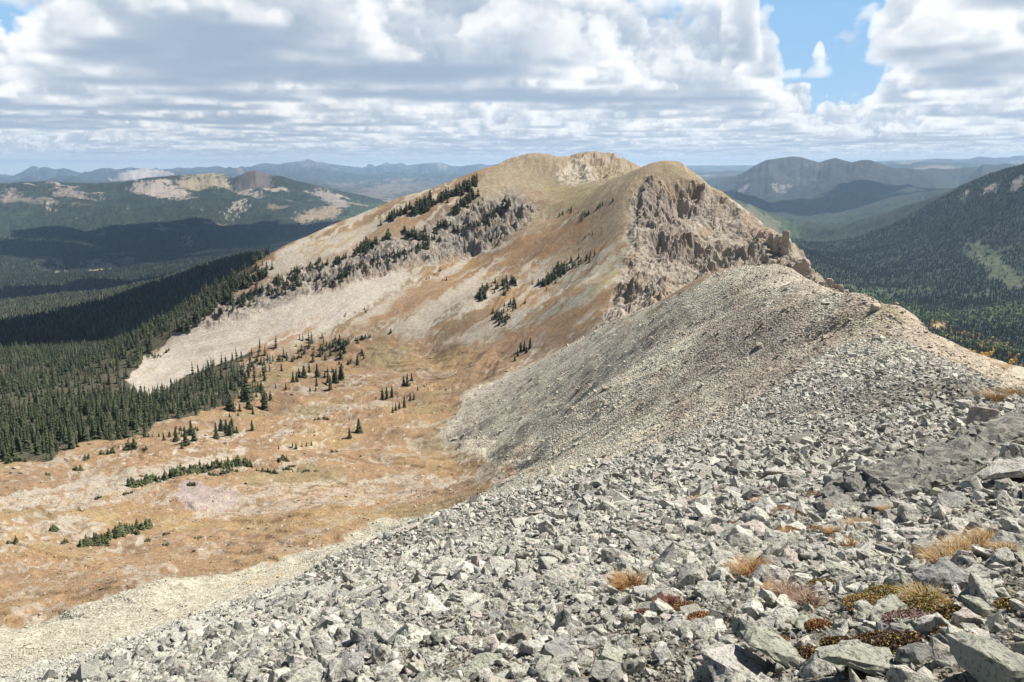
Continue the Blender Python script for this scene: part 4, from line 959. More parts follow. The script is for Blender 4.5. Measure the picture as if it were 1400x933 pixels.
V3, F3, C3 = np.concatenate([Vm, Vn]), np.concatenate([Fm, Fn+len(Vm)]), np.concatenate([Cm, Cn])
nb = 30000; rb = np.sqrt(g1.random(nb)*(26**2-.75)+.75); ab = R_(48.3) + g1.random(nb)*(2*math.pi-R_(96.6))     # the slope goes on behind the viewer
rb = np.where(g1.random(nb) < .35, rb*.3+.6, rb)
dust = scatter(1.5, 4.5, 2600, lambda n, x, y, r: g1.uniform(.012, .03, n), g1)
V7, F7, C7 = soup(dust[0], dust[1], dust[3], LOW, g1, .6, .1)
V4, F4, C4 = soup(tal_set[0], tal_set[1], tal_set[3], LOW, g1, .4, .05, .85)
def sz_erratic(n, x, y, r): return np.clip(np.exp(g1.normal(math.log(.8), .5, n)), .35, 3.2)
err = scatter(215, 620, .03, sz_erratic, g1, halfang=37, tol=3)
_pe = project(err[0], err[1], surf_z(err[0], err[1])); _ke = inside(_pe[0], _pe[1], BASIN) & (fbm(err[0]/28, err[1]/28, 3, 231) > -.05)
err = tuple(a[_ke] for a in err)
foot = scatter(150, 460, .03, lambda n, x, y, r: np.clip(np.exp(g1.normal(math.log(1.0), .45, n)), .4, 3.0), g1, halfang=30, tol=3)
_pe = project(foot[0], foot[1], surf_z(foot[0], foot[1])); _ke = inside(_pe[0], _pe[1], FACE); foot = tuple(a[_ke] for a in foot)
V6, F6, C6 = soup(np.concatenate([err[0], foot[0]]), np.concatenate([err[1], foot[1]]), np.concatenate([err[3], foot[3]]), MIDR, g1, .4, .1, .5)
chips = scatter(1.6, 9, 620, tiny, g1)
V5, F5, C5 = soup(chips[0], chips[1], chips[3], LOW, g1, .6, .05)
F5 = F5 + len(V1)+len(V2)+len(V3)+len(V4)
F6 = F6 + len(V1)+len(V2)+len(V3)+len(V4)+len(V5)
V8, F8, C8 = soup(rb*np.sin(ab), rb*np.cos(ab), np.clip(np.exp(g1.normal(math.log(.15), .5, nb)), .05, .45), LOW, g1, .6, .1, 0.0, BACK)
F8 = F8 + len(V1)+len(V2)+len(V3)+len(V4)+len(V5)+len(V6)+len(V7)
F7 = F7 + len(V1)+len(V2)+len(V3)+len(V4)+len(V5)+len(V6)
V = np.concatenate([V1, V2, V3, V4, V5, V6, V7, V8]); F = np.concatenate([F1, F2+len(V1), F3+len(V1)+len(V2), F4+len(V1)+len(V2)+len(V3), F5, F6, F7, F8])
Cc = np.concatenate([C1, C2, C3, C4, C5*.6, C6*np.array([.95, .88, .8]), C7*np.array([.62, .57, .5]), C8])  # chips get a darker dirt tone that also paints shade into the gaps
print('stone faces', len(F))
tag(link(bpy.data.objects.new('scree_stones', np_mesh('scree_stones', V, F, M_rock, False, Cc, 3))), kind='stuff')
gi = random.Random(77)
gtint = np.random.default_rng(78)
for q in ROCKS:
    cands = [h for h in HIGH if (q['shape'] is None and h[0] != 'crag') or h[0] == q['shape']]
    nm, (hv, hf) = gi.choice(cands); q['shape'] = nm
    tint = np.array(q['tint']) if 'tint' in q else rock_tint(1, gtint)[0]; q['tint'] = tint
    rot = q.get('rot') or Euler((gi.gauss(0, .55), gi.gauss(0, .55), gi.uniform(0, 6.28))); q['rot'] = rot
    z = q['z'] if q['z'] is not None else float(surf_z(np.array([q['x']]), np.array([q['y']]))[0])
    sc = np.array([gi.uniform(.9, 1.1)*q['s'] for _ in range(3)])
    P = hv*sc
    me = np_mesh('rock', P, hf, M_rock, False, np.repeat(tint[None], len(P), 0), 3)
    o = link(bpy.data.objects.new('boulder' if q['s'] > .45 else 'rock', me))
    o.location = (q['x'], q['y'], z + q['s']*q['sink']); o.rotation_euler = rot
    q['obj'] = o
# ---------------------------------------------------------------- conifers
def leaf_material(name):
    m = bpy.data.materials.new(name); m.use_nodes = True; nt = m.node_tree; N = nt.nodes; Lk = nt.links
    b = N['Principled BSDF']; b.inputs['Roughness'].default_value = 0.8; b.inputs['Specular IOR Level'].default_value = 0.2
    at = N.new('ShaderNodeAttribute'); at.attribute_name = 'albedo'; Lk.new(at.outputs['Color'], b.inputs['Base Color'])
    return m
M_leaf = leaf_material('needles'); M_bark = leaf_material('bark')
def conifer(n, fr, g, wid=.17, ragged=.3):
    """crown of height 1: whorls of drooping fronds"""
    V, F = [], []
    for k in range(n):
        z = .06 + .90*(k+g.uniform(-.25, .25))/n; rad = wid*(1-z)**.75*g.uniform(1-ragged, 1+ragged*.5) + .012
        a0 = g.uniform(0, 6.28)
        for j in range(fr):
            a = a0 + 6.283*j/fr + g.uniform(-.35, .35); rr = rad*g.uniform(.7, 1.15); w = rr*.55*g.uniform(.7, 1.2)
            c, s = math.cos(a), math.sin(a); zt = z + g.uniform(-.012, .012)
            i = len(V)
            V += [(0, 0, zt+.055), (c*rr*.55 - s*w, s*rr*.55 + c*w, zt-.005), (c*rr, s*rr, zt-.035*g.uniform(.3, 1.5)), (c*rr*.55 + s*w, s*rr*.55 - c*w, zt-.005), (0, 0, zt-.06)]
            F += [(i, i+1, i+2), (i, i+2, i+3), (i+4, i+2, i+1), (i+4, i+3, i+2)]
    i = len(V); V += [(.012, 0, .93), (-.006, .01, .93), (-.006, -.01, .93), (0, 0, 1.02)]; F += [(i, i+1, i+3), (i+1, i+2, i+3), (i+2, i, i+3)]
    return np.array(V, np.float32), np.array(F, np.int32)
def far_conifer(g, wid=.2):
    V, F = [], []
    for z0, z1, r in ((.02, .55, 1.0), (.3, .8, .72), (.55, 1.02, .45)):
        i = len(V); a0 = g.uniform(0, 6.28)
        for j in range(5):
            a = a0 + 6.283*j/5; rr = wid*r*g.uniform(.7, 1.2); V.append((math.cos(a)*rr, math.sin(a)*rr, z0+g.uniform(-.06, .06)))
        V.append((0, 0, z1)); F += [(i+j, i+(j+1) % 5, i+5) for j in range(5)]
    return np.array(V, np.float32), np.array(F, np.int32)
def round_crown(g):
    """aspen: loose clump of leaf faces on a short bole"""
    V, F = [], []
    for k in range(26):
        d = np.array([g.gauss(0, 1), g.gauss(0, 1), g.gauss(0, 1)]); d /= np.linalg.norm(d); p = d*np.array([.27, .27, .36])*g.uniform(.6, 1.05) + np.array([0, 0, .6])
        u = np.cross(d, [0.3, .2, 1]); u /= np.linalg.norm(u); w = np.cross(d, u); s = g.uniform(.10, .17)
        i = len(V); V += [tuple(p+u*s), tuple(p-u*s*.6+w*s), tuple(p-u*s*.6-w*s)]; F.append((i, i+1, i+2))
    for k in range(4):
        a = k*1.57; i = len(V); V += [(.03*math.cos(a), .03*math.sin(a), -.05), (.03*math.cos(a+1.57), .03*math.sin(a+1.57), -.05), (0, 0, .7)]; F.append((i, i+1, i+2))
    return np.array(V, np.float32), np.array(F, np.int32)
gt = random.Random(51)
HI_C = [conifer(15, 8, gt, gt.uniform(.14, .21), gt.uniform(.25, .5)) for _ in range(10)]
MID_C = [conifer(9, 6, gt, gt.uniform(.15, .22), gt.uniform(.25, .5)) for _ in range(10)]
FAR_C = [far_conifer(gt, gt.uniform(.17, .23)) for _ in range(12)]
ASP_C = [round_crown(gt) for _ in range(8)]
def trunk_mesh():
    V, F = [], []
    for j in range(6):
        a = 6.283*j/6; V += [(math.cos(a)*.02, math.sin(a)*.02, -.05), (math.cos(a)*.006, math.sin(a)*.006, .8)]
    for j in range(6): F.append((2*j, (2*j+2) % 12, (2*j+3) % 12, 2*j+1))
    return np_mesh('trunk', np.array(V), np.array(F), M_bark, False, np.tile(np.array([[.13, .10, .075]]), (12, 1)))
trunk_me = trunk_mesh()
crown_me = []
for k, (v, f) in enumerate(HI_C):
    c = np.array([.070, .085, .044])*(.85+.03*k)*np.array([1+.02*(k % 3), 1, 1-.03*(k % 4)])
    cc = np.repeat(c[None], len(v), 0)*(1+.25*(np.random.default_rng(k).random((len(v), 1))-.5))
    crown_me.append(np_mesh('crown', v, f, M_leaf, False, cc, 3))
def trees_soup(x, y, h, src, g, tint, wide=1.0):
    n = len(x); z = surf_z(x, y)-h*.02; yaw = g.random(n)*6.283; k_ = g.integers(0, len(src), n); w = h*g.uniform(.85, 1.25, n)*wide
    lean = g.normal(0, .03, (n, 2))
    Vs, Fs, Cs, off = [], [], [], 0
    for k, (V, F) in enumerate(src):
        m = np.where(k_ == k)[0]
        if not len(m): continue
        c, s = np.cos(yaw[m])[:, None], np.sin(yaw[m])[:, None]
        X = (V[None, :, 0]*c - V[None, :, 1]*s)*w[m][:, None]; Y = (V[None, :, 0]*s + V[None, :, 1]*c)*w[m][:, None]; Z = V[None, :, 2]*h[m][:, None]
        X = X + Z*lean[m][:, :1]; Y = Y + Z*lean[m][:, 1:]
        P = np.stack([X + x[m][:, None], Y + y[m][:, None], Z + z[m][:, None]], -1); nv = len(V)
        Vs.append(P.reshape(-1, 3)); Fs.append((F[None] + (np.arange(len(m))*nv)[:, None, None]).reshape(-1, 3) + off); Cs.append(np.repeat(tint[m], nv, 0)); off += nv*len(m)
    V, F, Cc = np.concatenate(Vs), np.concatenate(Fs), np.concatenate(Cs)
    return V, F, Cc*(1 + .3*(g.random((len(Cc), 1))-.5))
g5 = np.random.default_rng(53)
def spots(r0, r1, a0, a1, per, poly, warp=8.0, tol=26, extra=None):
    a0, a1 = R_(a0), R_(a1); n = int((a1-a0)*.5*(r1*r1-r0*r0)*per)
    r = np.sqrt(g5.random(n)*(r1*r1-r0*r0)+r0*r0); th = a0 + g5.random(n)*(a1-a0); x, y = r*np.sin(th), r*np.cos(th)
    px, py = project(x, y, base_z(x, y))
    w_ = fbm(th*60, np.log(r)*30, 4, 3); w2_ = fbm(th*60+50, np.log(r)*30, 4, 9)
    k = inside(px+w_*warp*2, py+w2_*warp, poly) & seen(x, y, tol)
    if extra is not None: k &= extra(px, py, x, y, r)
    return x[k], y[k]
def not_scree(px, py, x, y, r): return ~(inside(px, py, SCREE) & (r > 560) & (r < 900))
STAND = [(-90,650),(-90,520),(0,500),(110,495),(180,512),(196,530),(250,512),(330,474),(430,464),(478,470),(440,490),(385,505),(345,530),(318,555),(262,575),(212,582),(190,600),(120,606),(70,628),(0,626)]
xa, ya = spots(330, 1250, -37, -8, .048, WOOD, 8, 26, lambda px, py, x, y, r: not_scree(px, py, x, y, r) & (inside(px+4*np.sin(px), py, STAND) | (r > 640)))
# thin the right hand end of the stand, where single trees stand apart
pxa, pya = project(xa, ya, surf_z(xa, ya)); th_ = g5.random(len(xa)) < np.clip(1.15-(pxa-120)/330, .10, 1); xa, ya = xa[th_], ya[th_]
ha = np.clip(g5.normal(6.9, 2.3, len(xa)), 2.2, 12.5)
xb, yb = spots(1200, 3300, -37, -12, .016, WOOD, 8, 14)
hb = np.clip(g5.normal(12.5, 2.0, len(xb)), 7, 18)
# single trees and small clumps: clump words -> (column, row of the foot, height in pixels)
CLUMPS = {
 'the open grove right of the dense stand': [(316,560,18),(312,556,12),(320,562,10),(328,562,9),(317,532,16),(324,522,9),(330,512,9),(333,544,16),(338,546,30),(340,558,18),(343,540,14),(346,566,10),(348,522,10),(353,532,9),(358,538,14),(360,558,16),(363,559,21),(370,546,10),(362,520,13)],
 'the file of trees on the orange bench': [(385,507,9),(391,532,8),(401,522,12),(406,522,12),(409,516,11),(416,516,14),(423,508,10),(424,535,6),(432,534,6),(433,528,11),(434,515,15)],
 'the close clump left of the stony rise': [(449,525,14),(451,533,10),(452,532,16),(457,521,14),(460,523,16),(466,516,15),(468,518,15)],
 'the trees below the foot of the flank': [(466,489,10),(470,477,12),(471,482,13),(489,498,12),(496,485,7),(445,492,9),(452,486,11),(438,486,10),(460,478,10),(428,494,9)],
 'the tight trio on the mauve meadow': [(523,545,13),(529,545,14),(536,543,13)],
 'the small row above the trio': [(552,527,12),(557,527,14),(563,520,9)],
 'the low clump on the stony knoll': [(537,564,8),(541,561,9),(546,559,9),(553,557,14),(561,548,10),(566,546,9),(571,534,6)],
 'the pair in the open meadow': [(478,598,12),(491,591,17)],
 'the pointed clump on pale stony ground': [(296,599,18),(303,588,13),(310,592,16),(315,594,15),(318,592,18),(324,592,8),(345,588,12)],
 'the loose clump below the stand': [(224,602,9),(241,602,15),(249,613,9),(254,607,20),(262,596,18),(266,602,14)],
 'the seedlings along the pale bench': [(381,614,5),(400,611,6),(405,613,7),(413,611,5),(419,610,5),(426,609,6)],
 'the thin strip under the pale rib': [(704,493,7),(712,480,11),(717,478,11),(725,475,12),(708,487,8),(720,482,8)],
}
# clumps on the flank and skyline as (from, to, how many, spread, height)
LINES = [((330,507),(470,470),60,9,9),((300,548),(372,520),26,14,8),((215,603),(345,565),22,9,7),((420,520),(500,485),14,9,7),((120,618),(215,600),16,6,8),((380,640),(480,600),12,16,3),((500,560),(590,530),10,14,4),((655,403),(706,384),40,5,12),((735,390),(806,351),80,5,11),((672,446),(701,416),34,5,10),((664,302),(693,278),34,3,10),((566,291),(650,249),120,5,12),((613,292),(652,264),60,4,10),((522,305),(560,283),44,4,10),
  ((486,346),(530,324),50,6,10),((560,322),(625,312),44,7,10),((450,366),(470,353),12,3,9),((395,388),(412,376),7,3,8),((380,384),(410,368),10,3,8),((765,296),(786,286),9,3,7),((784,305),(803,289),9,3,7),((811,284),(840,271),8,3,6),((672,328),(687,319),7,2,6),((700,310),(708,308),2,2,5),
  ((252,452),(300,408),110,8,11),((300,410),(352,372),120,9,11),((330,405),(400,375),44,6,8),((350,388),(372,362),18,4,9),((470,430),(520,420),6,6,4),((440,478),(540,452),14,5,6),((560,395),(620,365),8,8,5),((800,330),(830,300),5,6,4),((690,380),(760,330),10,14,4),((1035,330),(1140,392),10,6,4)]
T = []   # x, y, height, clump
for cn, L in CLUMPS.items():
    for (cx, cy, hp) in L:
        p = pick(cx, cy+.5); T.append((p[0], p[1], hp/F0*math.sqrt(p[0]**2+p[1]**2+p[2]**2)*1.28, cn))
lx, ly, lh = [], [], []
LINES += [((300,428),(460,372),70,8,8), ((440,388),(560,338),60,8,8), ((540,348),(655,300),50,9,8), ((420,372),(520,330),30,6,8)]
for (a, b, n, sp_, hp) in LINES:
    if a[0] > 640 and n > 8: n, sp_, hp = int(n*1.4), sp_*1.7, hp*.8
    clump = [(g5.random(), g5.normal(0, sp_*.6), g5.normal(0, sp_*.4)) for _ in range(max(2, n//9))]
    for k in range(n):
        cq = clump[g5.integers(len(clump))]; t = np.clip(cq[0] + g5.normal(0, .07), 0, 1) if g5.random() < .75 else g5.random()
        p = pick(a[0]+(b[0]-a[0])*t+cq[1]+g5.normal(0, sp_*.4), a[1]+(b[1]-a[1])*t+cq[2]+g5.normal(0, sp_*.3)+1, 400)
        if p is None or p[3] > 1100: continue
        lx.append(p[0]); ly.append(p[1]); lh.append(hp*g5.uniform(.55, 1.15)/F0*p[3])
lx, ly, lh = map(np.array, (lx, ly, lh))
def crop_tint(n, b=(.072, .085, .046)): return np.array(b)*np.exp(g5.normal(0, .28, (n, 1)))*(1+g5.normal(0, .06, (n, 3)))
# which of the wood's trees show largest
d_a = np.hypot(xa, ya); app = ha/d_a; px_, py_ = project(xa, ya, surf_z(xa, ya))
okk = (px_ > 3) & (py_ < 930); rank = np.argsort(-np.where(okk, app, 0)); n_w = 300 - len(T)
sel = rank[:n_w]; rest = np.setdiff1d(np.arange(len(xa)), sel)
def plant_tree(x, y, h, k, yaw, label, group, wide=1.0):
    e = link(bpy.data.objects.new('spruce_tree', None)); e.empty_display_size = .5
    e.location = (x, y, float(surf_z(np.array([x]), np.array([y]))[0])-h*.02); e.rotation_euler = (0, 0, yaw); e.scale = (h*wide, h*wide, h)
    tag(e, label, 'tree', group)
    link(bpy.data.objects.new('crown', crown_me[k]), e); link(bpy.data.objects.new('trunk', trunk_me), e)
    return e
ORD = ['leftmost', 'second', 'third', 'fourth', 'fifth', 'sixth', 'seventh', 'eighth', 'ninth', 'tenth', 'eleventh', 'twelfth', 'thirteenth', 'fourteenth', 'fifteenth', 'sixteenth', 'seventeenth', 'eighteenth', 'nineteenth', 'twentieth']
for cn in CLUMPS:
    L = sorted([t for t in T if t[3] == cn], key=lambda t: t[0]/t[1]); hs = sorted(t[2] for t in L)
    for i, (x, y, h, _) in enumerate(L):
        wd = 'tallest spruce' if h == hs[-1] else ('smallest spruce' if h == hs[0] else ('tall spruce' if h > hs[len(hs)//2] else 'small spruce'))
        lab = f'{wd}, {ORD[i] if i == 0 else ORD[i] + " from left"} in {cn}'
        plant_tree(x, y, h, gt.randrange(10), gt.uniform(0, 6.28), lab, 'spruces ' + cn.replace('the ', 'in the ', 1), gt.uniform(1.15, 1.6))
EDGES = [(-1e9, 60, 'tall dark spruce in the dense stand at the left border of the view'), (60, 120, 'dark spruce in the thick of the stand, above the pale boulders at its lower edge'),
         (120, 190, 'slender dark spruce in the middle of the dense stand below the shaded slope'), (190, 260, 'dark spruce in the dense stand below the tip of the pale scree fan'), (260, 1e9, 'dark spruce at the right end of the dense stand, beside the open grove')]
for i in sel:
    for (a, b, lab) in EDGES:
        if a <= px_[i] < b: plant_tree(float(xa[i]), float(ya[i]), float(ha[i]), gt.randrange(10), gt.uniform(0, 6.28), lab, lab.replace('tall dark spruce', 'spruces').replace('slender dark spruce', 'spruces').replace('dark spruce', 'spruces'))
# everything else that nobody could count
xr, yr = spots(1150, 2900, 17, 36.5, .010, [(1130,395),(1420,395),(1420,560),(1330,540)], 4, 12)
def on_cover(x, y, lim):
    i = np.clip(np.searchsorted(th_f, np.arctan2(x, y))-1, 0, NC-1); j = np.clip(np.searchsorted(lr_f, np.log(np.hypot(x, y)))-1, 0, NR-1)
    return COL[j, i, 0] < lim
xv, yv = spots(3000, 6800, -37, -6, .0062, [(-100,310),(560,310),(560,440),(-100,440)], 3, 3, lambda px, py, x, y, r: on_cover(x, y, .07))
xw, yw = spots(2900, 5000, 18, 36.5, .0085, [(1080,230),(1420,220),(1420,450),(1080,450)], 3, 3, lambda px, py, x, y, r: on_cover(x, y, .05))
pr, qr = project(xr, yr, base_z(xr, yr))
ii_ = np.clip(np.searchsorted(th_f, np.arctan2(xr, yr))-1, 0, NC-1); jj_ = np.clip(np.searchsorted(lr_f, np.log(np.hypot(xr, yr)))-1, 0, NR-1)
cr = COL[jj_, ii_]; isasp = (cr[:, 1] > .072) & (cr[:, 0] < .2); isyel = (cr[:, 0] > .25) & (cr[:, 2] < .08); openg = (cr[:, 0] > .15) & ~isyel
con = ~isasp & ~isyel & ~openg; aspm = (isasp | isyel) & (g5.random(len(xr)) < .8)
ta = np.where(isyel[:, None], np.array([[.42, .27, .04]]), np.array([[.085, .125, .045]]))*np.exp(g5.normal(0, .2, (len(xr), 1)))
PT = [trees_soup(xv, yv, np.clip(g5.normal(12, 3, len(xv)), 6, 18), FAR_C, g5, crop_tint(len(xv), (.034, .045, .031)), 1.4), trees_soup(xw, yw, np.clip(g5.normal(10, 3, len(xw)), 5, 16), FAR_C, g5, crop_tint(len(xw), (.030, .041, .029)), 1.4),
      trees_soup(xa[rest], ya[rest], ha[rest], MID_C, g5, crop_tint(len(rest))), trees_soup(xb, yb, hb, FAR_C, g5, crop_tint(len(xb), (.080, .090, .062)), 1.35),
      trees_soup(lx, ly, lh, MID_C, g5, crop_tint(len(lx)), 1.8), trees_soup(xr[con], yr[con], np.clip(g5.normal(10.5, 2.5, con.sum()), 5, 16), FAR_C, g5, crop_tint(con.sum(), (.036, .052, .030)), 1.3),
      trees_soup(xr[aspm], yr[aspm], np.clip(g5.normal(9, 2, aspm.sum()), 5, 14), ASP_C, g5, ta[aspm], 1.1)]
print('trees', [len(p[1]) for p in PT], len(sel), len(xa), len(xb), len(xr))
off = 0; Vs, Fs, Cs = [], [], []
for v, f, c in PT: Vs.append(v); Fs.append(f+off); Cs.append(c); off += len(v)
tag(link(bpy.data.objects.new('conifer_forest', np_mesh('conifer_forest', np.concatenate(Vs), np.concatenate(Fs), M_leaf, False, np.concatenate(Cs), 3))), kind='stuff')

# ---------------------------------------------------------------- wind-pressed dwarf conifers
def mat_mesh(path, width, height, n, seed):
    """a creeping conifer: many short upright sprays along a line on the ground, origin at the path's middle"""
    g = np.random.default_rng(seed); P = np.array(path); seg = np.linalg.norm(np.diff(P[:, :2], axis=0), axis=1); cum = np.concatenate([[0], np.cumsum(seg)])
    t = g.random(n)*cum[-1]; cx = np.interp(t, cum, P[:, 0]); cy = np.interp(t, cum, P[:, 1])
    dirv = P[-1, :2]-P[0, :2]; dirv = dirv/np.linalg.norm(dirv); nrm = np.array([-dirv[1], dirv[0]])
    env = np.sqrt(np.clip(np.sin(np.pi*np.clip(t/cum[-1], .03, .97)), .05, 1))*np.clip(.75+1.1*noise(t/2.3, t*0+seed, 211), .12, 1.6)
    o = g.normal(0, .42, n)*width*env; x = cx+nrm[0]*o; y = cy+nrm[1]*o
    h = height*np.exp(g.normal(-.25, .38, n))*(1.05-np.abs(o)/width*.5)*np.clip(.8+.8*noise(t/1.7, o/1.2+seed, 213), .3, 1.5)
    h = np.clip(h, height*.18, height*1.7)
    v, f, c = trees_soup(x, y, h, MID_C, g, np.array([.095, .11, .05])*np.exp(g.normal(0, .33, (n, 1))), 2.0)
    mid = np.array([P[:, 0].mean(), P[:, 1].mean(), 0]); mid[2] = float(surf_z(mid[:1], mid[1:2])[0])
    return v-mid, f, c, mid
MATS = [ # (pixel path, width m, height m, sprays, label)
 ([(176,666),(205,658),(240,650)],3.2,1.5,120,'long creeping conifer thicket, left arm of the dark band on the pale bench'),
 ([(238,652),(270,645),(300,640)],3.4,1.7,130,'dense middle of the dark conifer band on the pale bench'),
 ([(298,641),(322,636),(345,636)],3.2,1.8,110,'tallest right arm of the dark conifer band, ending by a pale boulder'),
 ([(285,650),(305,646),(325,645)],1.8,.9,40,'flat green fringe in front of the dark conifer band'),
 ([(350,644),(365,646),(380,648)],1.7,1.1,40,'small thicket just right of the dark conifer band'),
 ([(110,748),(135,740),(160,732)],2.4,1.3,90,'low left half of the green thicket on the lower meadow'),
 ([(158,733),(180,725),(206,721)],2.2,1.5,90,'taller right half of the green thicket on the lower meadow'),
 ([(380,631),(388,630),(397,632)],1.5,1.2,26,'compact thicket above the row of small bushes on the bench'),
 ([(386,643),(400,643)],1.2,.7,18,'left of the small flat bushes right of the dark band'),
 ([(407,645),(424,645)],1.2,.7,20,'widest of the small flat bushes right of the dark band'),
 ([(430,645),(435,645)],.9,.6,9,'rightmost of the small flat bushes right of the dark band'),
 ([(257,664),(267,662)],1.3,.9,18,'single round bush below the dark conifer band'),
 ([(168,677),(182,672)],1.2,.6,18,'thin strip of creeping conifer below the left end of the band'),
 ([(131,682),(139,680)],1.0,.7,12,'small bush left of the thin creeping strip'),
 ([(68,726),(80,724)],1.3,.9,16,'rounded bush left of the green thicket'),
 ([(10,743),(24,741)],1.2,.7,16,'flat bush at the left border below the meadow'),
 ([(100,643),(112,644)],1.4,1.0,18,'bush on the bare slope below the stand'),
 ([(62,650),(68,650)],1.1,.9,10,'small bush near the left border below the stand'),
 ([(114,629),(123,627)],1.3,1.1,14,'bush by the pale boulders at the lower edge of the stand'),
 ([(138,622),(156,619)],1.8,1.6,24,'bushy conifer group left of the pointed clump, below the stand'),
 ([(172,615),(186,613)],1.8,1.8,22,'bushy conifers midway between two clumps below the stand'),
 ([(195,614),(202,615)],1.2,1.0,10,'small bush right of the bushy conifers'),
 ([(6,634),(36,632)],1.8,1.2,30,'strip of low conifers under the stand at the left border'),
 ([(198,741),(208,739)],1.0,.5,10,'small flat bush right of the green thicket'),
 ([(219,746),(232,746)],1.0,.5,14,'flat bush on the stony strip below the green thicket'),
 ([(83,744),(92,742)],.9,.6,10,'little bush below the rounded bush'),
 ([(262,736),(276,735)],.9,.4,10,'faint flat bush right of the green thicket'),
 ([(430,575),(442,573),(450,575)],1.6,1.2,18,'bush on the stony rise in the meadow'),
 ([(400,645),(402,646)],.6,.4,4,'tiny bush between the small flat bushes'),
 ([(450,620),(462,618)],1.3,.8,14,'green bush on the meadow left of the orange gravel'),
 ([(205,483),(212,490),(222,487),(232,478)],2.5,1.5,30,'narrow strip of conifers climbing the tip of the pale scree'),
]
for k, (path, w, h, n, lab) in enumerate(MATS):
    P = [pick(*q) for q in path]; w *= 1.5; h *= 1.55; n = int(n*1.9)
    v, f, c, mid = mat_mesh([p[:2] for p in P], w, h, n, 60+k)
    o = link(bpy.data.objects.new('dwarf_conifer', np_mesh('dwarf_conifer', v, f, M_leaf, False, c, 3))); o.location = mid
    tag(o, lab, 'shrub', 'dwarf conifers on the cirque floor')
# ---------------------------------------------------------------- plants between the stones
M_plant = leaf_material('dry_plants')
def tuft(n, h, w, cols, g, lean=(0, 0), curl=.6):
    V, F, Cc = [], [], []
    for k in range(n):
        a = g.uniform(0, 6.28); r0 = w*.35*math.sqrt(g.random()); out = g.uniform(.15, 1)*w*curl; hh = h*g.uniform(.5, 1.1)
        bx, by = r0*math.cos(a), r0*math.sin(a)*.8; b = a + g.gauss(0, .5); dx, dy = math.cos(b), math.sin(b); q = g.uniform(.0012, .0026)*(1+h*4)
        c = np.array(g.choice(cols))*g.uniform(.75, 1.2); i = len(V)
        for t in (0, .4, .75, 1.0):
            ox = bx + dx*out*t*t + lean[0]*h*t; oy = by + dy*out*t*t + lean[1]*h*t; z = hh*(t - .25*t*t*g.uniform(0, 1.3)); ww = q*(1-t*.85)
            V += [(ox - dy*ww, oy + dx*ww, z), (ox + dy*ww, oy - dx*ww, z)]; Cc += [c, c]
        F += [(i, i+1, i+3, i+2), (i+2, i+3, i+5, i+4), (i+4, i+5, i+7, i+6)]
    return np.array(V), np.array(F), np.array(Cc)
def heath(n, h, w, cols, g):
    V, F, Cc = [], [], []
    for k in range(n):
        a = g.uniform(0, 6.28); r = w*.5*math.sqrt(g.random()); z = h*max(.05, (1-(2*r/w)**2))*g.uniform(.1, 1.1)*g.choice((.5, .8, 1, 1.3))
        p = np.array([r*math.cos(a), r*math.sin(a)*.75, z]); s = g.uniform(.003, .007); u = np.array([g.gauss(0, 1), g.gauss(0, 1), g.gauss(0, .6)]); u /= np.linalg.norm(u)
        v = np.cross(u, [g.gauss(0, 1), g.gauss(0, 1), g.gauss(0, 1)]); v /= max(np.linalg.norm(v), 1e-3); c = np.array(g.choice(cols))*g.uniform(.7, 1.2); i = len(V)
        V += [p-u*s, p+v*s*.5, p+u*s, p-v*s*.5]; F.append((i, i+1, i+2, i+3)); Cc += [c]*4
    return np.array(V), np.array(F), np.array(Cc)
ORANGE = [(.40,.23,.09), (.34,.19,.08), (.42,.27,.12)]; STRAW = [(.46,.33,.17), (.40,.27,.13), (.34,.21,.10)]; DEAD = [(.30,.20,.14), (.38,.29,.21), (.24,.14,.10)]
RED = [(.22,.09,.07), (.27,.14,.09), (.18,.07,.055)]; RUST = [(.34,.17,.075), (.40,.22,.09), (.22,.10,.05)]; MOSS = [(.33,.26,.08), (.26,.22,.07), (.38,.28,.10), (.20,.17,.08)]; DARK = [(.10,.055,.045), (.07,.045,.04), (.13,.08,.05), (.34,.24,.05)]; HAZEL = [(.24,.20,.08), (.3,.22,.1)]
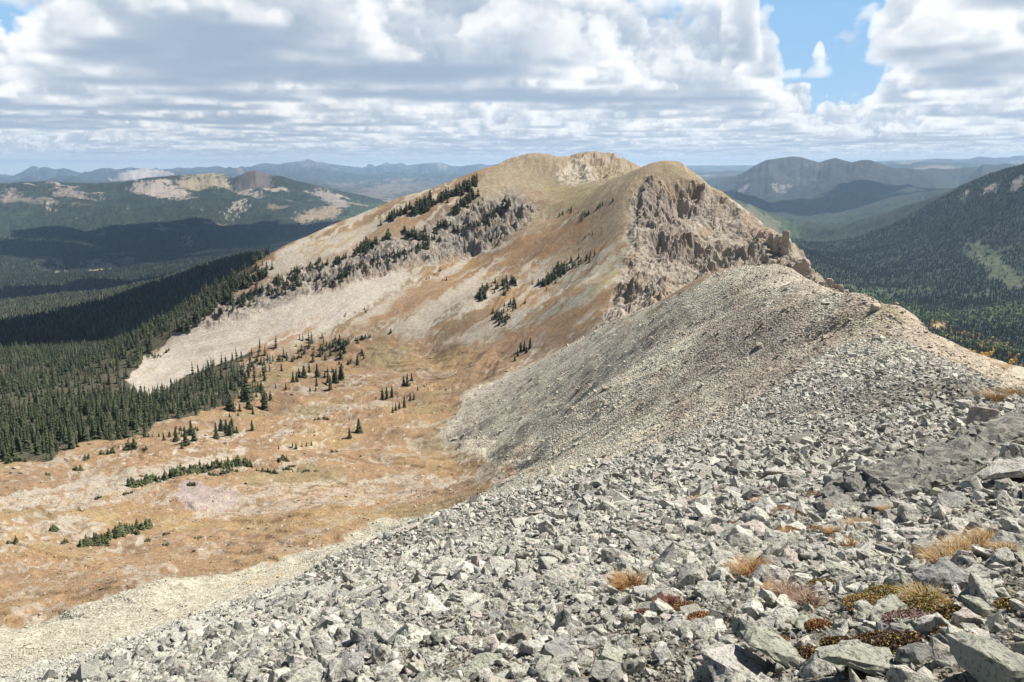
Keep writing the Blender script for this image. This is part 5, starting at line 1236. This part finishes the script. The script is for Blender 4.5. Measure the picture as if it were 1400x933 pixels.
PLANTS = [ # kind, column, row, width px, colours, label, category, group
 ('t',1030,792,62,ORANGE,'biggest orange grass tuft in the middle of the near rubble','grass tuft'), ('t',992,797,34,ORANGE,'low orange grass tuft left of the biggest orange one','grass tuft'),
 ('t',862,806,52,ORANGE,'bright orange tuft hanging over a pale pinkish stone','grass tuft'), ('t',845,812,26,RUST,'small rusty tuft at the left of the bright orange one','grass tuft'),
 ('t',1285,778,50,STRAW,'lowest tuft of the straw coloured grass strip above the undercut block','grass tuft'), ('t',1310,768,56,STRAW,'second tuft up the straw coloured grass strip','grass tuft'), ('t',1333,757,54,STRAW,'third tuft up the straw coloured grass strip','grass tuft'), ('t',1350,746,44,STRAW,'topmost tuft of the straw coloured grass strip','grass tuft'),
 ('t',1372,764,36,STRAW,'short straw tuft above the white cube shaped stone','grass tuft'), ('t',1380,750,32,ORANGE,'short orange grass tuft beyond the white cube shaped stone','grass tuft'),
 ('t',1080,826,56,DEAD,'pale dead flower stems standing below the orange tufts','dry plant'), ('t',1104,834,44,DEAD,'shorter dead stems right of the pale dead flower stems','dry plant'), ('t',1062,820,40,ORANGE,'thin orange grass left of the pale dead stems','grass tuft'),
 ('h',1250,858,60,[(.30,.20,.17),(.36,.26,.22),(.22,.14,.12)],'purplish grey heath right of the mottled slab','heath'), ('t',1262,834,56,MOSS+STRAW,'yellow green grass on the moss carpet under the undercut block','grass tuft'), ('h',1215,818,46,MOSS,'bright yellow moss cushion left under the undercut block','moss'), ('h',1268,836,66,MOSS,'broad yellow moss carpet in front of the undercut block','moss'), ('h',1188,832,52,MOSS+ORANGE,'orange yellow moss left of the moss carpet','moss'),
 ('h',920,832,46,RED,'wine red leafy tuft among the small stones','heath'), ('t',914,834,34,RED,'red grass stems out of the wine red tuft','grass tuft'), ('h',942,836,34,MOSS+RED,'yellow and red cushion right of the wine red tuft','heath'), ('h',962,850,34,RUST,'rust brown cushion right below the wine red tuft','heath'),
 ('h',1168,900,48,DARK,'dark heath with yellow buds, left part of the hollow','heath'), ('h',1215,892,70,DARK,'widest dark heath with yellow buds in the hollow','heath'), ('h',1150,888,40,DARK,'small dark brown heath at the left end of the hollow','heath'), ('h',1245,884,44,DARK,'dark heath at the right end of the hollow','heath'),
 ('h',1130,806,40,DARK+MOSS,'dark and yellow cushion in a cleft right of the dead stems','heath'), ('h',1136,760,30,RUST,'rusty cushion above the lichened slab','heath'), ('t',1158,752,34,ORANGE,'orange grass on the edge of a grey rock above the lichened slab','grass tuft'), ('t',1180,730,46,STRAW,'straw grass above the grey perched block','grass tuft'),
 ('h',1174,670,40,RUST+MOSS,'rust and yellow moss at the left end of the bedrock ledge','moss'), ('h',1053,676,36,RED,'dark red cushion in the shade left of the ledge','heath'), ('t',1039,694,28,ORANGE,'orange tuft below the dark red cushion','grass tuft'), ('h',1150,694,26,RUST,'small rusty cushion below the ledge','heath'),
 ('t',1396,592,34,HAZEL+STRAW,'olive grass tuft on top of the upper slab','grass tuft'), ('t',1362,548,44,STRAW,'pale grass on the skyline of the slope','grass tuft'), ('t',1386,540,40,STRAW,'pale grass at the right border of the skyline','grass tuft'), ('h',1375,648,60,[(.06,.075,.03),(.09,.09,.04)],'dark green moss in the hollow under the overhang','moss'),
 ('h',1385,835,34,DARK+MOSS,'dark mossy cushion at the right border beside the greenish rock','moss'), ('h',1010,720,24,RUST,'tiny rusty cushion in the middle of the rubble','heath'), ('t',1096,705,24,ORANGE,'small orange tuft above the dark brown cleft','grass tuft'),
]
gp = random.Random(91)
SIDE = [(1222,736,'rusty'),(1088,752,'rusty'),(1062,762,'wine red'),(1118,728,'rusty'),(968,800,'wine red'),(1120,860,'rusty'),(1300,872,'dark'),(1325,880,'rusty'),(1060,880,'rusty'),(1202,772,'dark'),(1245,748,'rusty'),(905,770,'rusty'),(1180,925,'dark'),(1110,900,'dark'),(1080,735,'orange'),(1140,735,'orange'),(1215,705,'orange'),(1020,745,'orange'),(1305,845,'dark'),(880,845,'wine red'),(1236,800,'dark'),(1120,680,'rusty'),(1072,700,'rusty'),(960,690,'orange')]
SW = dict(rusty=RUST, dark=DARK, orange=ORANGE); SW['wine red'] = RED
for (cx, cy, w_) in SIDE:
    near_ = min(range(len(PLANTS)), key=lambda i: (PLANTS[i][1]-cx)**2+(PLANTS[i][2]-cy)**2) if len(PLANTS) else 0
    q_ = PLANTS[near_][5].split(' in ')[0].split(' hanging')[0].split(' standing')[0].split(' of the straw')[0].split(' with ')[0].split(' at ')[0].split(' on ')[0].split(' out of')[0].split(' below ')[0].split(' under ')[0].split(' above ')[0].split(' left of')[0].split(' right of')[0]; sd = 'left of' if cx < PLANTS[near_][1] else 'right of'
    PLANTS.append(('t' if w_ == 'orange' else 'h', cx, cy, 34 if w_ == 'dark' else 28, SW[w_], f'small {w_} patch in a gap {sd} the {q_}' if not q_.startswith('small') else f'{w_} patch in a gap {sd} the {q_}', 'grass tuft' if w_ == 'orange' else 'heath'))
for (kd, cx, cy, w, cols, lab, cat) in PLANTS:
    p = pick(cx, cy); d = math.sqrt(p[0]**2+p[1]**2+p[2]**2); W = w/F0*d
    if kd == 't': v, f, c = tuft(int(220+w*5), W*.30, W*.8, cols, gp, (-.15, 0))
    else: v, f, c = heath(int(900+w*40), W*.19, W*1.25, cols, gp)
    o = link(bpy.data.objects.new({'grass tuft': 'grass_tuft', 'heath': 'heath_cushion', 'moss': 'moss_cushion', 'dry plant': 'dry_stems'}[cat], np_mesh('plant', v, f, M_plant, False, c, 4)))
    o.location = (p[0], p[1], p[2]+(.03 if kd == 't' else .015)); tag(o, lab, cat, 'alpine plants among the rubble')

# ---------------------------------------------------------------- labels of the loose rocks: each by its nearest marked neighbour
MARKS = [(cx, cy, lab_) for (cx, cy, lab_) in [
 (1030,792,'the biggest orange grass tuft'), (862,806,'the bright orange tuft'), (1320,762,'the straw grass strip'), (1080,826,'the pale dead stems'), (1265,834,'the yellow moss carpet'), (920,832,'the wine red tuft'), (1200,892,'the dark heath hollow'),
 (1010,925,'the large clean pale slab'), (875,752,'the leaning pale slab'), (1290,806,'the undercut block'), (1350,920,'the lichen crusted boss'), (1230,668,'the dark bedrock ledge'), (1053,676,'the dark red cushion'), (1180,730,'the straw grass tuft'), (660,915,'the broad mottled slab'), (520,900,'the long pale shard'), (720,800,'the pale middle wedge'), (1352,582,'the brown fronted boulder'), (985,655,'the half way grey boulder')]]
from collections import defaultdict
bins = defaultdict(list)
for q in ROCKS:
    if q['label']: continue
    k = min(range(len(MARKS)), key=lambda i: (MARKS[i][0]-q['px'])**2 + ((MARKS[i][1]-q['py'])*1.3)**2)
    dx, dy = q['px']-MARKS[k][0], (q['py']-MARKS[k][1])*1.3
    side = ('right of' if dx > 0 else 'left of') if abs(dx) > abs(dy) else ('below' if dy > 0 else 'above')
    bins[(k, side)].append((dx*dx+dy*dy, q))
ORD2 = ['nearest', 'second nearest', 'third nearest', 'fourth nearest', 'fifth nearest', 'sixth nearest', 'seventh nearest', 'eighth nearest', 'ninth nearest', 'tenth nearest'] + [w + ' nearest' for w in ORD[10:]]
for (k, side), L in bins.items():
    L.sort(key=lambda a: a[0])
    for i, (_, q) in enumerate(L):
        t = q['tint']; lum = t.mean(); tone = 'greenish' if t[1] >= t[0] else ('pinkish' if t[0]-t[2] > .1 and t[0]/t[1] > 1.1 else ('dark grey' if lum < .36 else ('grey' if lum < .44 else 'pale')))
        o_ = ORD2[i] if i < len(ORD2) else 'farther'
        q['label'] = f"{tone} {q['shape']}, {o_} loose rock {side} {MARKS[k][2]}"
for q in ROCKS:
    tag(q['obj'], q['label'], 'boulder' if q['obj'].name.startswith('boulder') else 'rock', 'rocks of the near rubble slope')

# ---------------------------------------------------------------- towers on the eastern edge of the peak
def tower(cx, cy, hp, wp, r, seed, label, lean=0.0):
    p = pick(cx, cy, r*.75, r*1.5)
    if p is None: return
    d = p[3]; H = hp/F0*d*1.25; W = wp/F0*d
    g = random.Random(seed); bm = bmesh.new(); n = 9; levels = 9
    rings = []
    ph = [g.uniform(.75, 1.2) for _ in range(n)]
    for k in range(levels):
        t = k/(levels-1); rad = W*.5*(1-.45*t**1.5)*(1+g.uniform(-.10, .10)); rings.append([])
        for j in range(n):
            a = 6.283*j/n; rr = rad*ph[j]*(1+g.uniform(-.16, .16)); rings[-1].append(bm.verts.new((rr*math.cos(a)+lean*H*t, rr*math.sin(a)*.9, H*(t-.2)+g.uniform(-.03, .03)*H)))
    for k in range(levels-1):
        for j in range(n): bm.faces.new((rings[k][j], rings[k][(j+1) % n], rings[k+1][(j+1) % n], rings[k+1][j]))
    bm.faces.new(rings[-1]); bm.faces.new(rings[0][::-1])
    bmesh.ops.triangulate(bm, faces=bm.faces[:]); bmesh.ops.subdivide_edges(bm, edges=bm.edges[:], cuts=2); bm.normal_update()
    for v in bm.verts:
        f = float(fbm(np.array([v.co.x/W*2.5+seed]), np.array([v.co.y/W*2.5+v.co.z/W*1.4]), 4, 221)[0]); v.co += v.normal*f*W*.22
    v, f = bm_arrays(bm)
    c = np.tile(np.array([[.40,.335,.265]]), (len(v), 1))*(1+.25*fbm(v[:, 0]/W*4, v[:, 2]/W*1.5, 3, 225)[:, None])
    o = link(bpy.data.objects.new('rock_tower', np_mesh('rock_tower', v, f, M_ground, False, c, 3, {'stone': np.zeros(len(v))}))); o.location = p[:3]
    tag(o, label, 'rock tower', 'rock towers on the eastern edge of the peak')
for a in [(1074,345,26,16,692,1,'tall rock tower with a sunlit right face, highest on the eastern edge'), (1064,342,20,14,700,2,'jagged rock tower just left of the tallest one'), (1054,336,16,14,712,3,'blunt rock tooth two places left of the tallest tower'), (1040,326,10,14,715,4,'low broken rock step, uppermost of the row of towers'),
          (1095,382,26,26,660,5,'squat rock tower below the tallest, standing over the near ridge'), (1084,378,14,14,664,6,'small crag leaning on the left of the squat tower'), (1133,400,18,16,640,7,'thin pointed crag where the near ridge meets the edge'), (1145,404,14,20,636,8,'rounded crag right of the thin pointed one'), (1154,408,10,14,632,9,'lowest crag of the row, nearly hidden by the near ridge')]:
    tower(*a)
